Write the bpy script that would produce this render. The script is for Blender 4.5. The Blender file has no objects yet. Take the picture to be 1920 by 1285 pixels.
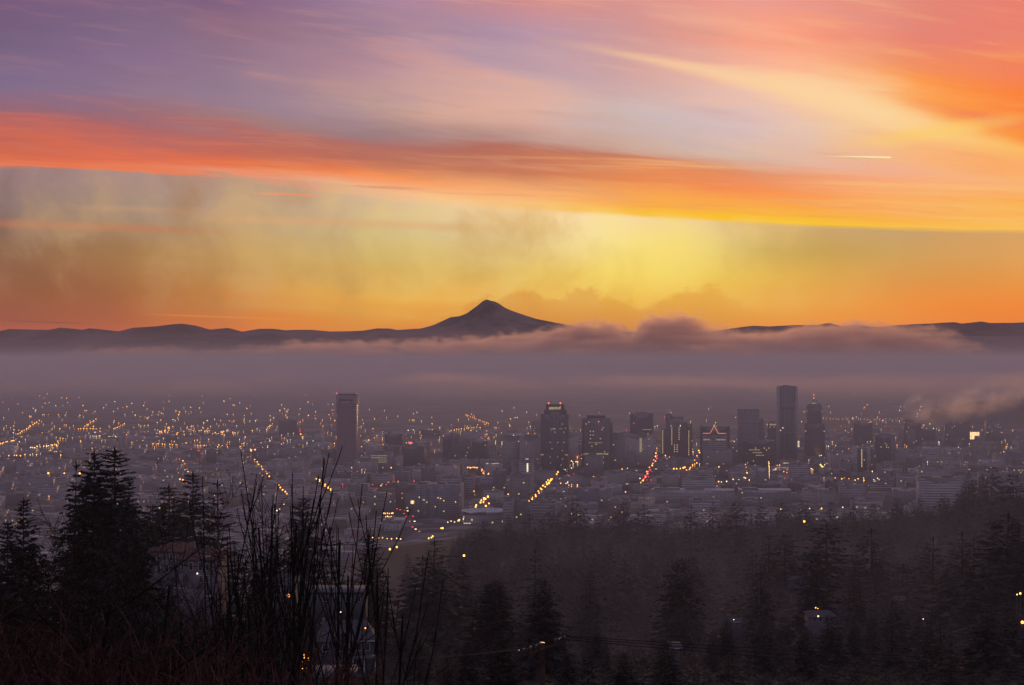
import bpy, bmesh, math, random
import numpy as np
from mathutils import Vector, Matrix
PI = math.pi
R = math.radians
scene = bpy.context.scene
COL = scene.collection

# ------------------------------------------------------------------ camera
F = 3070.0            # focal length in photo pixels (1920 wide)
EYE = 216.0           # camera height above the city plain, metres
HOR = 676.0           # eye level in the photo
cam_d = bpy.data.cameras.new("camera")
cam_d.sensor_width = 36.0
cam_d.lens = 36.0 * F / 1920.0
cam_d.shift_y = (HOR - 642.5) / 1920.0
cam_d.clip_start = 0.5
cam_d.clip_end = 200000.0
cam = bpy.data.objects.new("camera", cam_d)
cam.location = (0, 0, EYE)
cam.rotation_euler = (R(90), 0, 0)
COL.objects.link(cam)
scene.camera = cam

scene.render.engine = 'CYCLES'
cy = scene.cycles
cy.use_denoising = True
cy.max_bounces = 6
cy.diffuse_bounces = 2
cy.glossy_bounces = 2
cy.transmission_bounces = 4
cy.transparent_max_bounces = 12
cy.volume_bounces = 2
cy.volume_step_rate = 1.0
cy.sample_clamp_indirect = 4.0
scene.view_settings.view_transform = 'Standard'
scene.view_settings.look = 'None'
scene.view_settings.exposure = 0.0
scene.view_settings.gamma = 1.0


def lin(c):
    return tuple((v / 12.92 if v <= 0.04045 else ((v + 0.055) / 1.055) ** 2.4) for v in (x / 255.0 for x in c))


# ------------------------------------------------------------------ node helper
class NT:
    def __init__(self, tree):
        self.t = tree
        self.n = tree.nodes
        self.l = tree.links

    def new(self, kind, **kw):
        nd = self.n.new(kind)
        for k, v in kw.items():
            setattr(nd, k, v)
        return nd

    def put(self, sock, v):
        if v is None:
            return
        if isinstance(v, bpy.types.NodeSocket):
            self.l.new(v, sock)
        elif isinstance(v, (tuple, list)) and len(v) == 3 and sock.type == 'RGBA':
            sock.default_value = (*v, 1.0)
        else:
            sock.default_value = v

    def m(self, op, a, b=None, c=None, clamp=False):
        nd = self.new('ShaderNodeMath', operation=op, use_clamp=clamp)
        self.put(nd.inputs[0], a)
        self.put(nd.inputs[1], b)
        self.put(nd.inputs[2], c)
        return nd.outputs[0]

    def add(self, a, b): return self.m('ADD', a, b)
    def sub(self, a, b): return self.m('SUBTRACT', a, b)
    def mul(self, a, b): return self.m('MULTIPLY', a, b)
    def div(self, a, b): return self.m('DIVIDE', a, b)

    def step(self, x, a, b, lo=0.0, hi=1.0, kind='SMOOTHSTEP'):
        nd = self.new('ShaderNodeMapRange', interpolation_type=kind, clamp=True)
        self.put(nd.inputs[0], x)
        self.put(nd.inputs[1], a)
        self.put(nd.inputs[2], b)
        self.put(nd.inputs[3], lo)
        self.put(nd.inputs[4], hi)
        return nd.outputs[0]

    def mix(self, f, a, b, blend='MIX'):
        nd = self.new('ShaderNodeMix', data_type='RGBA', blend_type=blend)
        nd.clamp_factor = True
        self.put(nd.inputs[0], f)
        self.put(nd.inputs[6], a)
        self.put(nd.inputs[7], b)
        return nd.outputs[2]

    def ramp(self, x, stops, mode='LINEAR'):
        nd = self.new('ShaderNodeValToRGB')
        r = nd.color_ramp
        r.interpolation = mode
        while len(r.elements) < len(stops):
            r.elements.new(0.5)
        for e, (p, c) in zip(r.elements, stops):
            e.position = p
            e.color = (*c, 1.0)
        self.put(nd.inputs[0], x)
        return nd.outputs[0]

    def curve(self, x, pts, x0, x1, y0, y1):
        """smooth curve through pts, x in [x0,x1], values in [y0,y1]"""
        nd = self.new('ShaderNodeFloatCurve')
        cv = nd.mapping.curves[0]
        P = [((px - x0) / (x1 - x0), (py - y0) / (y1 - y0)) for px, py in pts]
        cv.points[0].location = P[0]
        cv.points[1].location = P[-1]
        for p in P[1:-1]:
            cv.points.new(*p)
        nd.mapping.use_clip = True
        nd.mapping.update()
        self.put(nd.inputs[1], self.step(x, x0, x1, 0.0, 1.0, 'LINEAR'))
        return self.m('MULTIPLY_ADD', nd.outputs[0], (y1 - y0), y0)

    def vec(self, x, y, z=0.0):
        nd = self.new('ShaderNodeCombineXYZ')
        self.put(nd.inputs[0], x)
        self.put(nd.inputs[1], y)
        self.put(nd.inputs[2], z)
        return nd.outputs[0]

    def sep(self, v):
        nd = self.new('ShaderNodeSeparateXYZ')
        self.put(nd.inputs[0], v)
        return nd.outputs

    def noise(self, v, scale=1.0, detail=4.0, rough=0.5, color=False, dim='3D', distortion=0.0):
        nd = self.new('ShaderNodeTexNoise', noise_dimensions=dim)
        self.put(nd.inputs['Vector'], v)
        nd.inputs['Scale'].default_value = scale
        nd.inputs['Detail'].default_value = detail
        nd.inputs['Roughness'].default_value = rough
        nd.inputs['Distortion'].default_value = distortion
        return nd.outputs['Color' if color else 'Fac']


# ------------------------------------------------------------------ world: dawn sky with layered cloud
def build_world():
    w = bpy.data.worlds.new("World")
    scene.world = w
    w.use_nodes = True
    N = NT(w.node_tree)
    N.n.clear()
    out = N.new('ShaderNodeOutputWorld')
    tc = N.new('ShaderNodeTexCoord')
    x, y, z = N.sep(tc.outputs['Generated'])[:3]
    hlen = N.m('SQRT', N.add(N.mul(x, x), N.mul(y, y)))
    hlen = N.m('MAXIMUM', hlen, 1e-4)
    az = N.m('ARCTAN2', x, y)                       # bearing from due east, radians
    az2 = N.m('MINIMUM', N.mul(az, az), 0.5)
    tan_az = N.mul(az, N.m('MULTIPLY_ADD', az2, 0.34, 1.0))
    el = N.div(z, hlen)                             # tangent of the elevation
    U = N.m('MULTIPLY_ADD', tan_az, F, 960.0)       # sky chart: bearing -> U, elevation -> V
    V = N.m('MULTIPLY_ADD', N.mul(el, N.m('MULTIPLY_ADD', az2, 0.5, 1.0)), -F, HOR)
    # streaky cirrus warp
    ur, vr = N.mul(U, 0.01), N.mul(V, 0.01)
    st = N.vec(N.mul(N.add(ur, N.mul(vr, 0.6)), 0.16), N.mul(N.sub(vr, N.mul(ur, 0.17)), 1.35), 0.0)
    n1 = N.noise(st, 1.0, 5, 0.55)
    st2 = N.vec(N.mul(ur, 0.22), N.mul(N.sub(vr, N.mul(ur, 0.06)), 2.6), 3.7)
    n2 = N.noise(st2, 1.0, 5, 0.6)
    soft = N.noise(N.vec(N.mul(ur, 0.55), N.mul(vr, 0.75), 9.1), 1.0, 4, 0.5)
    up = N.step(V, 420, 250)                        # 1 in the upper sky
    wv = N.m('MULTIPLY_ADD', N.sub(n1, 0.5), N.m('MULTIPLY_ADD', up, 90.0, 8.0), V)
    wv = N.m('MULTIPLY_ADD', N.sub(n2, 0.5), N.m('MULTIPLY_ADD', up, 34.0, 22.0), wv)
    st3 = N.vec(N.mul(N.add(ur, N.mul(vr, 0.4)), 0.42), N.mul(N.sub(vr, N.mul(ur, 0.13)), 5.2), 7.7)
    n3 = N.noise(st3, 1.0, 5, 0.6)
    wu = N.m('MULTIPLY_ADD', N.sub(soft, 0.5), 160.0, U)
    T = N.curve(U, [(0, 205), (320, 215), (640, 243), (960, 257), (1200, 272), (1440, 302), (1680, 322), (1920, 335)], 0, 1920, 0, 700)
    E = N.curve(U, [(0, 309), (160, 309), (330, 322), (600, 352), (900, 384), (1100, 398), (1280, 408), (1600, 425), (1920, 433)], 0, 1920, 0, 700)
    # the lower edge of the deck is crisp towards the right: fade the warp there
    feather = N.mul(N.step(U, 240, 420), N.step(U, 1080, 820))
    ev = N.m('MULTIPLY_ADD', N.sub(n2, 0.5), N.m('MULTIPLY_ADD', feather, 70.0, 8.0), V)
    ev = N.m('MULTIPLY_ADD', N.sub(soft, 0.5), N.mul(feather, 60.0), ev)
    ev = N.m('MULTIPLY_ADD', N.sub(n3, 0.5), 7.0, ev)
    p1 = N.m('MINIMUM', N.div(wv, T), 1.0)
    p2 = N.m('DIVIDE', N.sub(wv, T), N.sub(E, T), clamp=True)
    p3 = N.m('DIVIDE', N.sub(ev, E), N.sub(622.0, E), clamp=True)
    P = N.add(p1, N.add(p2, p3))
    rows = [
        (0.00, [(122, 92, 125), (126, 98, 128), (135, 102, 132), (168, 132, 155), (205, 142, 145), (222, 150, 142), (240, 158, 142), (228, 140, 125), (236, 130, 112)]),
        (0.25, [(116, 94, 126), (130, 105, 132), (148, 112, 132), (160, 130, 150), (182, 148, 168), (215, 155, 150), (252, 162, 132), (236, 138, 118), (238, 130, 110)]),
        (0.52, [(120, 102, 132), (138, 110, 140), (152, 122, 142), (186, 145, 155), (196, 162, 170), (214, 170, 166), (252, 192, 160), (255, 168, 95), (255, 130, 58)]),
        (0.78, [(132, 110, 140), (145, 118, 140), (160, 132, 146), (200, 160, 150), (226, 178, 160), (208, 185, 182), (228, 195, 185), (252, 198, 125), (255, 150, 58)]),
        (1.00, [(150, 105, 120), (158, 110, 118), (165, 125, 125), (160, 128, 128), (190, 150, 140), (208, 172, 155), (222, 185, 165), (245, 178, 145), (255, 182, 112)]),
        (1.20, [(182, 103, 100), (178, 104, 104), (178, 110, 105), (178, 112, 103), (185, 112, 93), (205, 130, 100), (232, 150, 110), (252, 172, 125), (255, 175, 115)]),
        (1.50, [(205, 105, 85), (205, 108, 90), (195, 108, 90), (190, 115, 92), (210, 130, 92), (238, 145, 88), (255, 150, 82), (255, 176, 100), (255, 182, 85)]),
        (1.76, [(212, 105, 75), (225, 112, 80), (232, 118, 72), (250, 148, 88), (252, 176, 112), (255, 172, 85), (255, 172, 72), (255, 178, 85), (255, 185, 85)]),
        (1.975, [(240, 128, 85), (238, 124, 84), (236, 150, 118), (250, 188, 140), (255, 204, 130), (255, 196, 60), (255, 200, 40), (255, 195, 60), (255, 195, 90)]),
        (2.035, [(150, 122, 124), (172, 140, 134), (190, 155, 130), (222, 190, 152), (252, 216, 160), (255, 222, 168), (218, 180, 120), (205, 165, 110), (222, 166, 100)]),
        (2.25, [(140, 116, 112), (166, 142, 124), (190, 160, 128), (212, 188, 132), (238, 212, 150), (255, 230, 150), (212, 178, 95), (214, 165, 92), (230, 165, 90)]),
        (2.50, [(142, 103, 75), (172, 128, 80), (205, 162, 95), (222, 188, 105), (235, 196, 100), (255, 222, 100), (238, 188, 80), (230, 160, 75), (240, 155, 65)]),
        (2.75, [(153, 93, 60), (175, 110, 60), (215, 150, 70), (244, 183, 78), (245, 185, 78), (252, 195, 75), (246, 175, 65), (250, 155, 58), (255, 140, 45)]),
        (2.92, [(165, 90, 62), (190, 105, 55), (226, 132, 55), (240, 160, 55), (240, 155, 55), (240, 160, 60), (250, 160, 58), (255, 150, 48), (252, 138, 46)]),
        (3.00, [(188, 95, 65), (205, 105, 60), (235, 130, 50), (240, 145, 50), (235, 142, 55), (232, 142, 60), (250, 150, 58), (252, 150, 52), (250, 140, 50)]),
    ]
    fu = N.div(wu, 1920.0)
    col = None
    prev = None
    for p, cs in rows:
        c = N.ramp(fu, [(i / 8.0, lin(k)) for i, k in enumerate(cs)], 'CARDINAL')
        if col is None:
            col = c
        else:
            col = N.mix(N.step(P, prev, p, 0, 1, 'LINEAR'), col, c)
        prev = p
    # cirrus streaks: pale pink lanes and greyer gaps over the upper sky
    lane = N.step(n1, 0.52, 0.72)
    gap = N.step(n1, 0.48, 0.28)
    amt = N.mul(up, N.step(P, 1.2, 0.85))
    col = N.mix(N.mul(N.mul(lane, amt), 0.34), col, N.ramp(fu, [(0, lin((176, 120, 128))), (0.35, lin((214, 150, 140))), (0.65, lin((250, 190, 160))), (1, lin((255, 190, 120)))]))
    col = N.mix(N.mul(N.mul(gap, amt), 0.38), col, N.ramp(fu, [(0, lin((108, 96, 128))), (0.4, lin((160, 140, 162))), (0.65, lin((190, 172, 182))), (1, lin((235, 120, 95)))]))
    fl = N.mul(N.step(n3, 0.54, 0.74), N.step(P, 2.0, 1.6))
    col = N.mix(N.mul(fl, 0.20), col, N.ramp(fu, [(0, lin((190, 130, 128))), (0.35, lin((226, 160, 138))), (0.65, lin((255, 196, 150))), (1, lin((255, 200, 120)))]))
    fd = N.mul(N.step(n3, 0.46, 0.26), N.step(P, 2.0, 1.6))
    col = N.mix(N.mul(fd, 0.22), col, N.ramp(fu, [(0, lin((120, 88, 112))), (0.35, lin((160, 118, 122))), (0.65, lin((206, 150, 130))), (1, lin((240, 120, 75)))]))
    # layering inside the orange deck
    n4 = N.noise(N.vec(N.mul(ur, 0.14), N.mul(N.sub(vr, N.mul(ur, 0.035)), 4.4), 13.1), 1.0, 6, 0.62)
    deck = N.mul(N.step(P, 0.95, 1.25), N.step(P, 2.02, 1.95))
    col = N.mix(N.mul(N.mul(deck, N.step(n4, 0.52, 0.70)), 0.42), col, N.ramp(fu, [(0, lin((232, 132, 100))), (0.35, lin((250, 160, 105))), (0.65, lin((255, 196, 130))), (1, lin((255, 205, 120)))]))
    col = N.mix(N.mul(N.mul(deck, N.step(n4, 0.48, 0.30)), 0.42), col, N.ramp(fu, [(0, lin((178, 92, 84))), (0.35, lin((176, 100, 88))), (0.65, lin((226, 130, 82))), (1, lin((250, 158, 70)))]))
    # diagonal lit streak crossing from the middle to the right-hand side of the sky
    D = N.curve(U, [(900, 60), (1080, 86), (1250, 118), (1400, 150), (1600, 195), (1760, 245), (1920, 282)], 900, 1920, 0, 700)
    dv = N.m('MULTIPLY_ADD', N.sub(n2, 0.5), 22.0, N.sub(V, D))
    dw = N.curve(U, [(900, 5), (1250, 11), (1500, 24), (1750, 24), (1920, 16)], 900, 1920, 0, 40)
    dm = N.mul(N.step(N.m('ABSOLUTE', dv), N.mul(dw, 1.6), 0.0), N.mul(N.step(U, 980, 1300), 0.75))
    col = N.mix(dm, col, N.ramp(fu, [(0.5, lin((245, 190, 160))), (0.7, lin((255, 212, 160))), (0.85, lin((255, 216, 130))), (1.0, lin((255, 196, 105)))]))
    pf = N.m('SQRT', N.add(N.m('POWER', N.div(N.sub(wu, 1600.0), 260.0), 2.0), N.m('POWER', N.div(N.m('MULTIPLY_ADD', N.sub(U, 1600.0), -0.22, N.sub(wv, 205.0)), 62.0), 2.0)))
    col = N.mix(N.mul(N.step(pf, 1.2, 0.1), 0.6), col, lin((255, 216, 172)))
    gy = N.m('SQRT', N.add(N.m('POWER', N.div(N.sub(wu, 1760.0), 170.0), 2.0), N.m('POWER', N.div(N.m('MULTIPLY_ADD', N.sub(U, 1760.0), 0.16, N.sub(ev, 246.0)), 20.0), 2.0)))
    col = N.mix(N.mul(N.step(gy, 1.2, 0.1), 0.7), col, lin((255, 208, 112)))
    # thin bright red-orange lines low on the left of the sky
    for (uc, vc, w_, h_, cc, a) in ((545, 365, 90, 4.0, (250, 150, 105), 0.75), (150, 425, 330, 13.0, (200, 120, 80), 0.55), (640, 418, 380, 14.0, (228, 165, 115), 0.45),
                                    (80, 604, 110, 2.0, (135, 75, 70), 0.8), (430, 595, 190, 3.0, (250, 150, 60), 0.5), (330, 395, 260, 10.0, (206, 152, 118), 0.4)):
        ln = N.m('MULTIPLY_ADD', N.sub(U, uc), -0.035, N.sub(V, vc))
        mk = N.mul(N.step(N.m('ABSOLUTE', ln), h_, 0.0), N.step(N.m('ABSOLUTE', N.sub(U, uc)), w_, w_ * 0.3))
        col = N.mix(N.mul(mk, a), col, lin(cc))
    # soft columns of smoke drifting over the lower sky
    sm = N.noise(N.vec(N.m('MULTIPLY_ADD', soft, 0.8, N.mul(ur, 0.62)), N.m('MULTIPLY_ADD', soft, 0.4, N.mul(vr, 0.52)), 24.0), 1.0, 5, 0.55)
    low = N.mul(N.step(P, 1.85, 2.1), N.step(P, 3.0, 2.7))
    low = N.mul(low, N.step(U, 1700, 1250, 0.12, 1.0))
    bri = N.mul(low, N.step(sm, 0.44, 0.74))
    col = N.mix(N.mul(N.mul(bri, N.step(P, 2.95, 2.5, 0.35, 1.0)), 0.58), col, N.ramp(fu, [(0, lin((190, 150, 115))), (0.25, lin((225, 185, 120))), (0.6, lin((255, 232, 140))), (1, lin((250, 190, 100)))]))
    drk = N.mul(low, N.step(sm, 0.52, 0.26))
    col = N.mix(N.mul(drk, 0.55), col, N.ramp(fu, [(0, lin((128, 90, 66))), (0.3, lin((190, 140, 75))), (0.65, lin((222, 170, 80))), (1, lin((225, 145, 65)))]))
    # glow where the sun is about to rise
    gd = N.m('SQRT', N.add(N.m('POWER', N.div(N.sub(U, 1240.0), 150.0), 2.0), N.m('POWER', N.div(N.sub(V, 478.0), 78.0), 2.0)))
    col = N.mix(N.mul(N.step(gd, 1.25, 0.0), 0.62), col, lin((255, 226, 108)))
    # smoke clouds standing behind the mountain, dark gold against the glow
    cn = N.noise(N.vec(N.mul(ur, 1.7), N.mul(vr, 2.4), 40.0), 1.0, 6, 0.58)
    C = N.curve(U, [(780, 640), (850, 585), (930, 552), (985, 540), (1040, 556), (1110, 536), (1180, 560), (1260, 548), (1340, 535), (1420, 585), (1520, 640)], 780, 1520, 0, 700)
    cd = N.m('MULTIPLY_ADD', N.sub(cn, 0.5), 90.0, N.sub(V, C))
    cm = N.mul(N.step(cd, -2.0, 15.0), N.mul(N.step(U, 790, 860), N.step(U, 1480, 1300)))
    col = N.mix(N.mul(cm, 0.5), col, N.ramp(fu, [(0.4, lin((220, 145, 65))), (0.6, lin((226, 150, 58))), (0.75, lin((238, 160, 60)))]))
    # one contrail
    cl = N.m('ABSOLUTE', N.m('MULTIPLY_ADD', N.sub(U, 1600.0), -0.022, N.sub(V, 294.0)))
    cmk = N.mul(N.step(cl, 1.7, 0.5), N.mul(N.step(U, 1525, 1640), N.step(U, 1673, 1668)))
    col = N.mix(cmk, col, lin((255, 246, 190)))
    # the rest of the dome: dim twilight overhead and to the west (physical sky, sun on the horizon)
    sky = N.new('ShaderNodeTexSky', sky_type='NISHITA')
    sky.sun_disc = False
    sky.sun_elevation = SUN_EL
    sky.sun_rotation = SUN_AZ
    sky.altitude = 200
    sky.air_density = 1.0
    sky.dust_density = 1.0
    nis = N.mix(1.0, sky.outputs[0], (SKY_K, SKY_K, SKY_K), 'MULTIPLY')
    nis = N.mix(1.0, nis, DOME, 'ADD')
    front = N.mul(N.step(N.m('ABSOLUTE', az), 1.25, 0.34), N.step(el, 0.75, 0.225))
    col = N.mix(front, nis, col)
    col = N.mix(N.step(el, -0.02, -0.06), col, (0.02, 0.018, 0.022))
    bg = N.new('ShaderNodeBackground')
    N.l.new(col, bg.inputs[0])
    bg.inputs[1].default_value = 1.0
    N.l.new(bg.outputs[0], out.inputs[0])
    w.cycles.sampling_method = 'MANUAL'
    w.cycles.sample_map_resolution = 1024


SUN_EL = R(3.6)                  # where the glow is brightest
SUN_AZ = R(5.2)                  # measured from due ahead (+Y) towards +X
SKY_K = 0.05
DOME = (0.165, 0.138, 0.215)
build_world()

# ------------------------------------------------------------------ sun, still veiled by cloud: weak, soft, warm
sd = bpy.data.lights.new("sun", 'SUN')
sd.energy = 0.8
sd.angle = R(10)
sd.color = (1.0, 0.62, 0.34)
sun = bpy.data.objects.new("sun", sd)
COL.objects.link(sun)
sun_dir = Vector((math.sin(SUN_AZ) * math.cos(SUN_EL), math.cos(SUN_AZ) * math.cos(SUN_EL), math.sin(SUN_EL)))
sun.rotation_euler = (-sun_dir).to_track_quat('-Z', 'Y').to_euler()
sun.location = (0, 0, 400)

rng = random.Random(7)
nrng = np.random.default_rng(7)

# ------------------------------------------------------------------ placing and mesh helpers
def at(px, py, Y):
    """world point seen at photo position (px, py) when it stands Y metres ahead"""
    return Vector(((px - 960.0) / F * Y, Y, EYE - (py - HOR) / F * Y))


def up_px(n, Y):
    return n / F * Y


def tag(o, label, cat, group=None):
    o["label"] = label
    o["category"] = cat
    if group:
        o["group"] = group
    return o


def struct(o):
    o["kind"] = "structure"
    return o


def stuff(o):
    o["kind"] = "stuff"
    return o


def mesh_np(name, verts, faces, mats=(), midx=None, smooth=False):
    """mesh from arrays; faces is an (n,3|4) array or a list of them"""
    me = bpy.data.meshes.new(name)
    fl = faces if isinstance(faces, list) else [faces]
    fl = [np.asarray(f, dtype=np.int32) for f in fl if len(f)]
    verts = np.asarray(verts, dtype=np.float32).reshape(-1, 3)
    loops = np.concatenate([f.ravel() for f in fl]) if fl else np.zeros(0, np.int32)
    tot = np.concatenate([np.full(len(f), f.shape[1], np.int32) for f in fl]) if fl else np.zeros(0, np.int32)
    st = np.concatenate([[0], np.cumsum(tot)[:-1]]).astype(np.int32) if len(tot) else tot
    me.vertices.add(len(verts))
    me.vertices.foreach_set('co', verts.ravel())
    me.loops.add(len(loops))
    me.loops.foreach_set('vertex_index', loops)
    me.polygons.add(len(tot))
    me.polygons.foreach_set('loop_start', st)
    me.polygons.foreach_set('loop_total', tot)
    for m_ in mats:
        me.materials.append(m_)
    if midx is not None:
        me.polygons.foreach_set('material_index', np.asarray(midx, np.int32))
    if smooth:
        me.polygons.foreach_set('use_smooth', np.ones(len(tot), bool))
    me.update(calc_edges=True)
    return me


def link(name, me, parent=None, loc=None, rot=None):
    o = bpy.data.objects.new(name, me)
    COL.objects.link(o)
    if parent is not None:
        o.parent = parent
    if loc is not None:
        o.location = loc
    if rot is not None:
        o.rotation_euler = rot
    return o


class MB:
    """collects boxes, prisms, tubes and quads into ONE mesh"""

    def __init__(self):
        self.v, self.q, self.t, self.qm, self.tm = [], [], [], [], []
        self.M = None

    def _add(self, pts):
        b = len(self.v)
        for p in pts:
            p = Vector(p)
            if self.M is not None:
                p = self.M @ p
            self.v.append(tuple(p))
        return b

    def quad(self, a, b, c, d, m=0):
        k = self._add((a, b, c, d))
        self.q.append((k, k + 1, k + 2, k + 3)); self.qm.append(m)

    def tri(self, a, b, c, m=0):
        k = self._add((a, b, c))
        self.t.append((k, k + 1, k + 2)); self.tm.append(m)

    def box(self, x0, x1, y0, y1, z0, z1, m=0, top=None):
        k = self._add(((x0, y0, z0), (x1, y0, z0), (x1, y1, z0), (x0, y1, z0), (x0, y0, z1), (x1, y0, z1), (x1, y1, z1), (x0, y1, z1)))
        for i, f in enumerate(((0, 3, 2, 1), (4, 5, 6, 7), (0, 1, 5, 4), (1, 2, 6, 5), (2, 3, 7, 6), (3, 0, 4, 7))):
            self.q.append(tuple(k + j for j in f))
            self.qm.append(top if (top is not None and i == 1) else m)

    def prism(self, poly, z0, z1, m=0, top=None, scale=1.0):
        """vertical prism over a CCW polygon, optionally tapering to scale about its centre"""
        n = len(poly)
        cx = sum(p[0] for p in poly) / n
        cy_ = sum(p[1] for p in poly) / n
        k = self._add([(p[0], p[1], z0) for p in poly] + [(cx + (p[0] - cx) * scale, cy_ + (p[1] - cy_) * scale, z1) for p in poly])
        c = self._add([(cx, cy_, z1)])
        for i in range(n):
            j = (i + 1) % n
            self.q.append((k + i, k + j, k + n + j, k + n + i)); self.qm.append(m)
            self.t.append((k + n + i, k + n + j, c)); self.tm.append(m if top is None else top)

    def tube(self, pts, radii, n=6, m=0, cap=True):
        pts = [Vector(p) for p in pts]
        rings = []
        for i, p in enumerate(pts):
            a = pts[max(i - 1, 0)]
            b = pts[min(i + 1, len(pts) - 1)]
            d = (b - a).normalized() if (b - a).length > 1e-9 else Vector((0, 0, 1))
            s = d.cross(Vector((0.13, 0.97, 0.2)))
            if s.length < 1e-3:
                s = d.cross(Vector((1, 0, 0)))
            s.normalize()
            t = d.cross(s)
            r = radii[i] if isinstance(radii, (list, tuple)) else radii
            rings.append(self._add([p + (s * math.cos(2 * PI * j / n) + t * math.sin(2 * PI * j / n)) * r for j in range(n)]))
        for a, b in zip(rings, rings[1:]):
            for j in range(n):
                l = (j + 1) % n
                self.q.append((a + j, a + l, b + l, b + j)); self.qm.append(m)
        if cap:
            for k, p in ((rings[0], pts[0]), (rings[-1], pts[-1])):
                c = self._add([p])
                for j in range(n):
                    self.t.append((k + j, k + (j + 1) % n, c)); self.tm.append(m)

    def ball(self, c, r, m=0, n=6, sz=1.0):
        c = Vector(c)
        top = self._add([c + Vector((0, 0, r * sz))])
        bot = self._add([c - Vector((0, 0, r * sz))])
        rg = []
        for k in (-0.5, 0.5):
            rg.append(self._add([c + Vector((math.cos(2 * PI * (j + k) / n) * r * 0.87, math.sin(2 * PI * (j + k) / n) * r * 0.87, k * r * sz)) for j in range(n)]))
        for j in range(n):
            l = (j + 1) % n
            self.t.append((bot, rg[0] + l, rg[0] + j)); self.tm.append(m)
            self.t.append((top, rg[1] + j, rg[1] + l)); self.tm.append(m)
            self.q.append((rg[0] + j, rg[0] + l, rg[1] + l, rg[1] + j)); self.qm.append(m)

    def mesh(self, name, mats, smooth=False):
        if not isinstance(mats, (list, tuple)):
            mats = [mats]
        return mesh_np(name, self.v, [self.q, self.t], mats, self.qm + self.tm, smooth)

    def build(self, name, mats, parent=None, loc=None, rot=None, smooth=False):
        return link(name, self.mesh(name, mats, smooth), parent, loc, rot)


def empty(name, loc=(0, 0, 0), rz=0.0):
    o = bpy.data.objects.new(name, None)
    o.empty_display_size = 1.0
    COL.objects.link(o)
    o.location = loc
    o.rotation_euler = (0, 0, rz)
    return o


def copy_tree(o, parent=None):
    c = o.copy()
    COL.objects.link(c)
    if parent is not None:
        c.parent = parent
    for ch in list(o.children):
        copy_tree(ch, c)
    return c


# ------------------------------------------------------------------ materials
def mat(name, color=(0.2, 0.2, 0.2), rough=0.8, vary=0.25, scale=0.5, spec=0.2, second=None, obj_vary=0.0, metal=0.0, coord='Object', stretch=None, detail=5):
    m = bpy.data.materials.new(name)
    m.use_nodes = True
    N = NT(m.node_tree)
    b = N.n["Principled BSDF"]
    tc = N.new('ShaderNodeTexCoord')
    v = tc.outputs[coord]
    if stretch:
        mp = N.new('ShaderNodeMapping')
        mp.inputs['Scale'].default_value = stretch
        N.l.new(v, mp.inputs[0])
        v = mp.outputs[0]
    n = N.noise(v, scale, detail, 0.6)
    c2 = second if second else tuple(max(0.0, c * (1 - vary * 1.6)) for c in color)
    c1 = tuple(min(1.0, c * (1 + vary)) for c in color) if not second else color
    col = N.mix(N.step(n, 0.3, 0.7), c2, c1)
    if obj_vary:
        oi = N.new('ShaderNodeObjectInfo')
        k = N.m('MULTIPLY_ADD', oi.outputs['Random'], 2 * obj_vary, 1 - obj_vary)
        col = N.mix(1.0, col, N.vec(k, k, k), 'MULTIPLY')
    N.l.new(col, b.inputs['Base Color'])
    b.inputs['Roughness'].default_value = rough
    b.inputs['Metallic'].default_value = metal
    b.inputs['Specular IOR Level'].default_value = spec
    return m


def glow(name, color, strength):
    m = bpy.data.materials.new(name)
    m.use_nodes = True
    N = NT(m.node_tree)
    N.n.clear()
    o = N.new('ShaderNodeOutputMaterial')
    e = N.new('ShaderNodeEmission')
    e.inputs[0].default_value = (*color, 1)
    e.inputs[1].default_value = strength
    N.l.new(e.outputs[0], o.inputs[0])
    m.cycles.emission_sampling = 'NONE'
    return m


# ------------------------------------------------------------------ terrain
_PY = np.array([0, 6, 15, 40, 60, 90, 150, 220, 300, 420, 600, 900, 1300, 1600, 1900, 2150, 2300, 40000.0])
_PZ = np.array([213.6, 212.4, 207.5, 201.0, 197, 193.0, 183, 172, 161, 138, 101, 80, 58, 38, 12, 2, 0, 0.0])


def ground_z(x, Y):
    x = np.asarray(x, float)
    Y = np.asarray(Y, float)
    z = np.interp(Y, _PY, _PZ)
    b = x / np.maximum(Y, 60.0) * F + 960.0           # bearing as a chart position
    # wooded shoulder rising to the south (right), dropping to the north
    z = z + np.interp(Y, [300, 900, 1500, 1850, 2150], [0, 12, 30, 24, 0]) * np.clip((b - 1450) / 450.0, 0, 1.6)
    z = z - np.interp(Y, [250, 600, 1300, 1700, 2100], [0, 30, 45, 30, 0]) * np.clip((900 - b) / 300.0, 0, 1)
    z = np.where(Y > 1000, np.maximum(z, 0.0), z)
    # low butte far away to the south
    z = z + 62 * np.exp(-((Y - 6100) / 700.0) ** 2) * np.clip((b - 1700) / 170.0, 0, 1)
    z = z + np.where((Y > 20) & (Y < 2100), 2.0 * np.sin(x * 0.021 + 1.3) * np.sin(Y * 0.017) * np.clip(Y / 400, 0, 1), 0)
    return z


def gz(x, Y):
    return float(ground_z(x, Y))


def grid_mesh(name, xs_fn, ys, zfn, mats, smooth=True):
    V = []
    n = None
    for Y in ys:
        xs = xs_fn(Y)
        n = len(xs)
        V.append(np.stack([xs, np.full(n, Y), zfn(xs, np.full(n, Y))], 1))
    V = np.concatenate(V)
    m_ = len(ys)
    i = np.arange(m_ - 1)[:, None] * n + np.arange(n - 1)[None, :]
    Fq = np.stack([i, i + 1, i + n + 1, i + n], -1).reshape(-1, 4)
    return mesh_np(name, V, Fq, mats, None, smooth)


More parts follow.
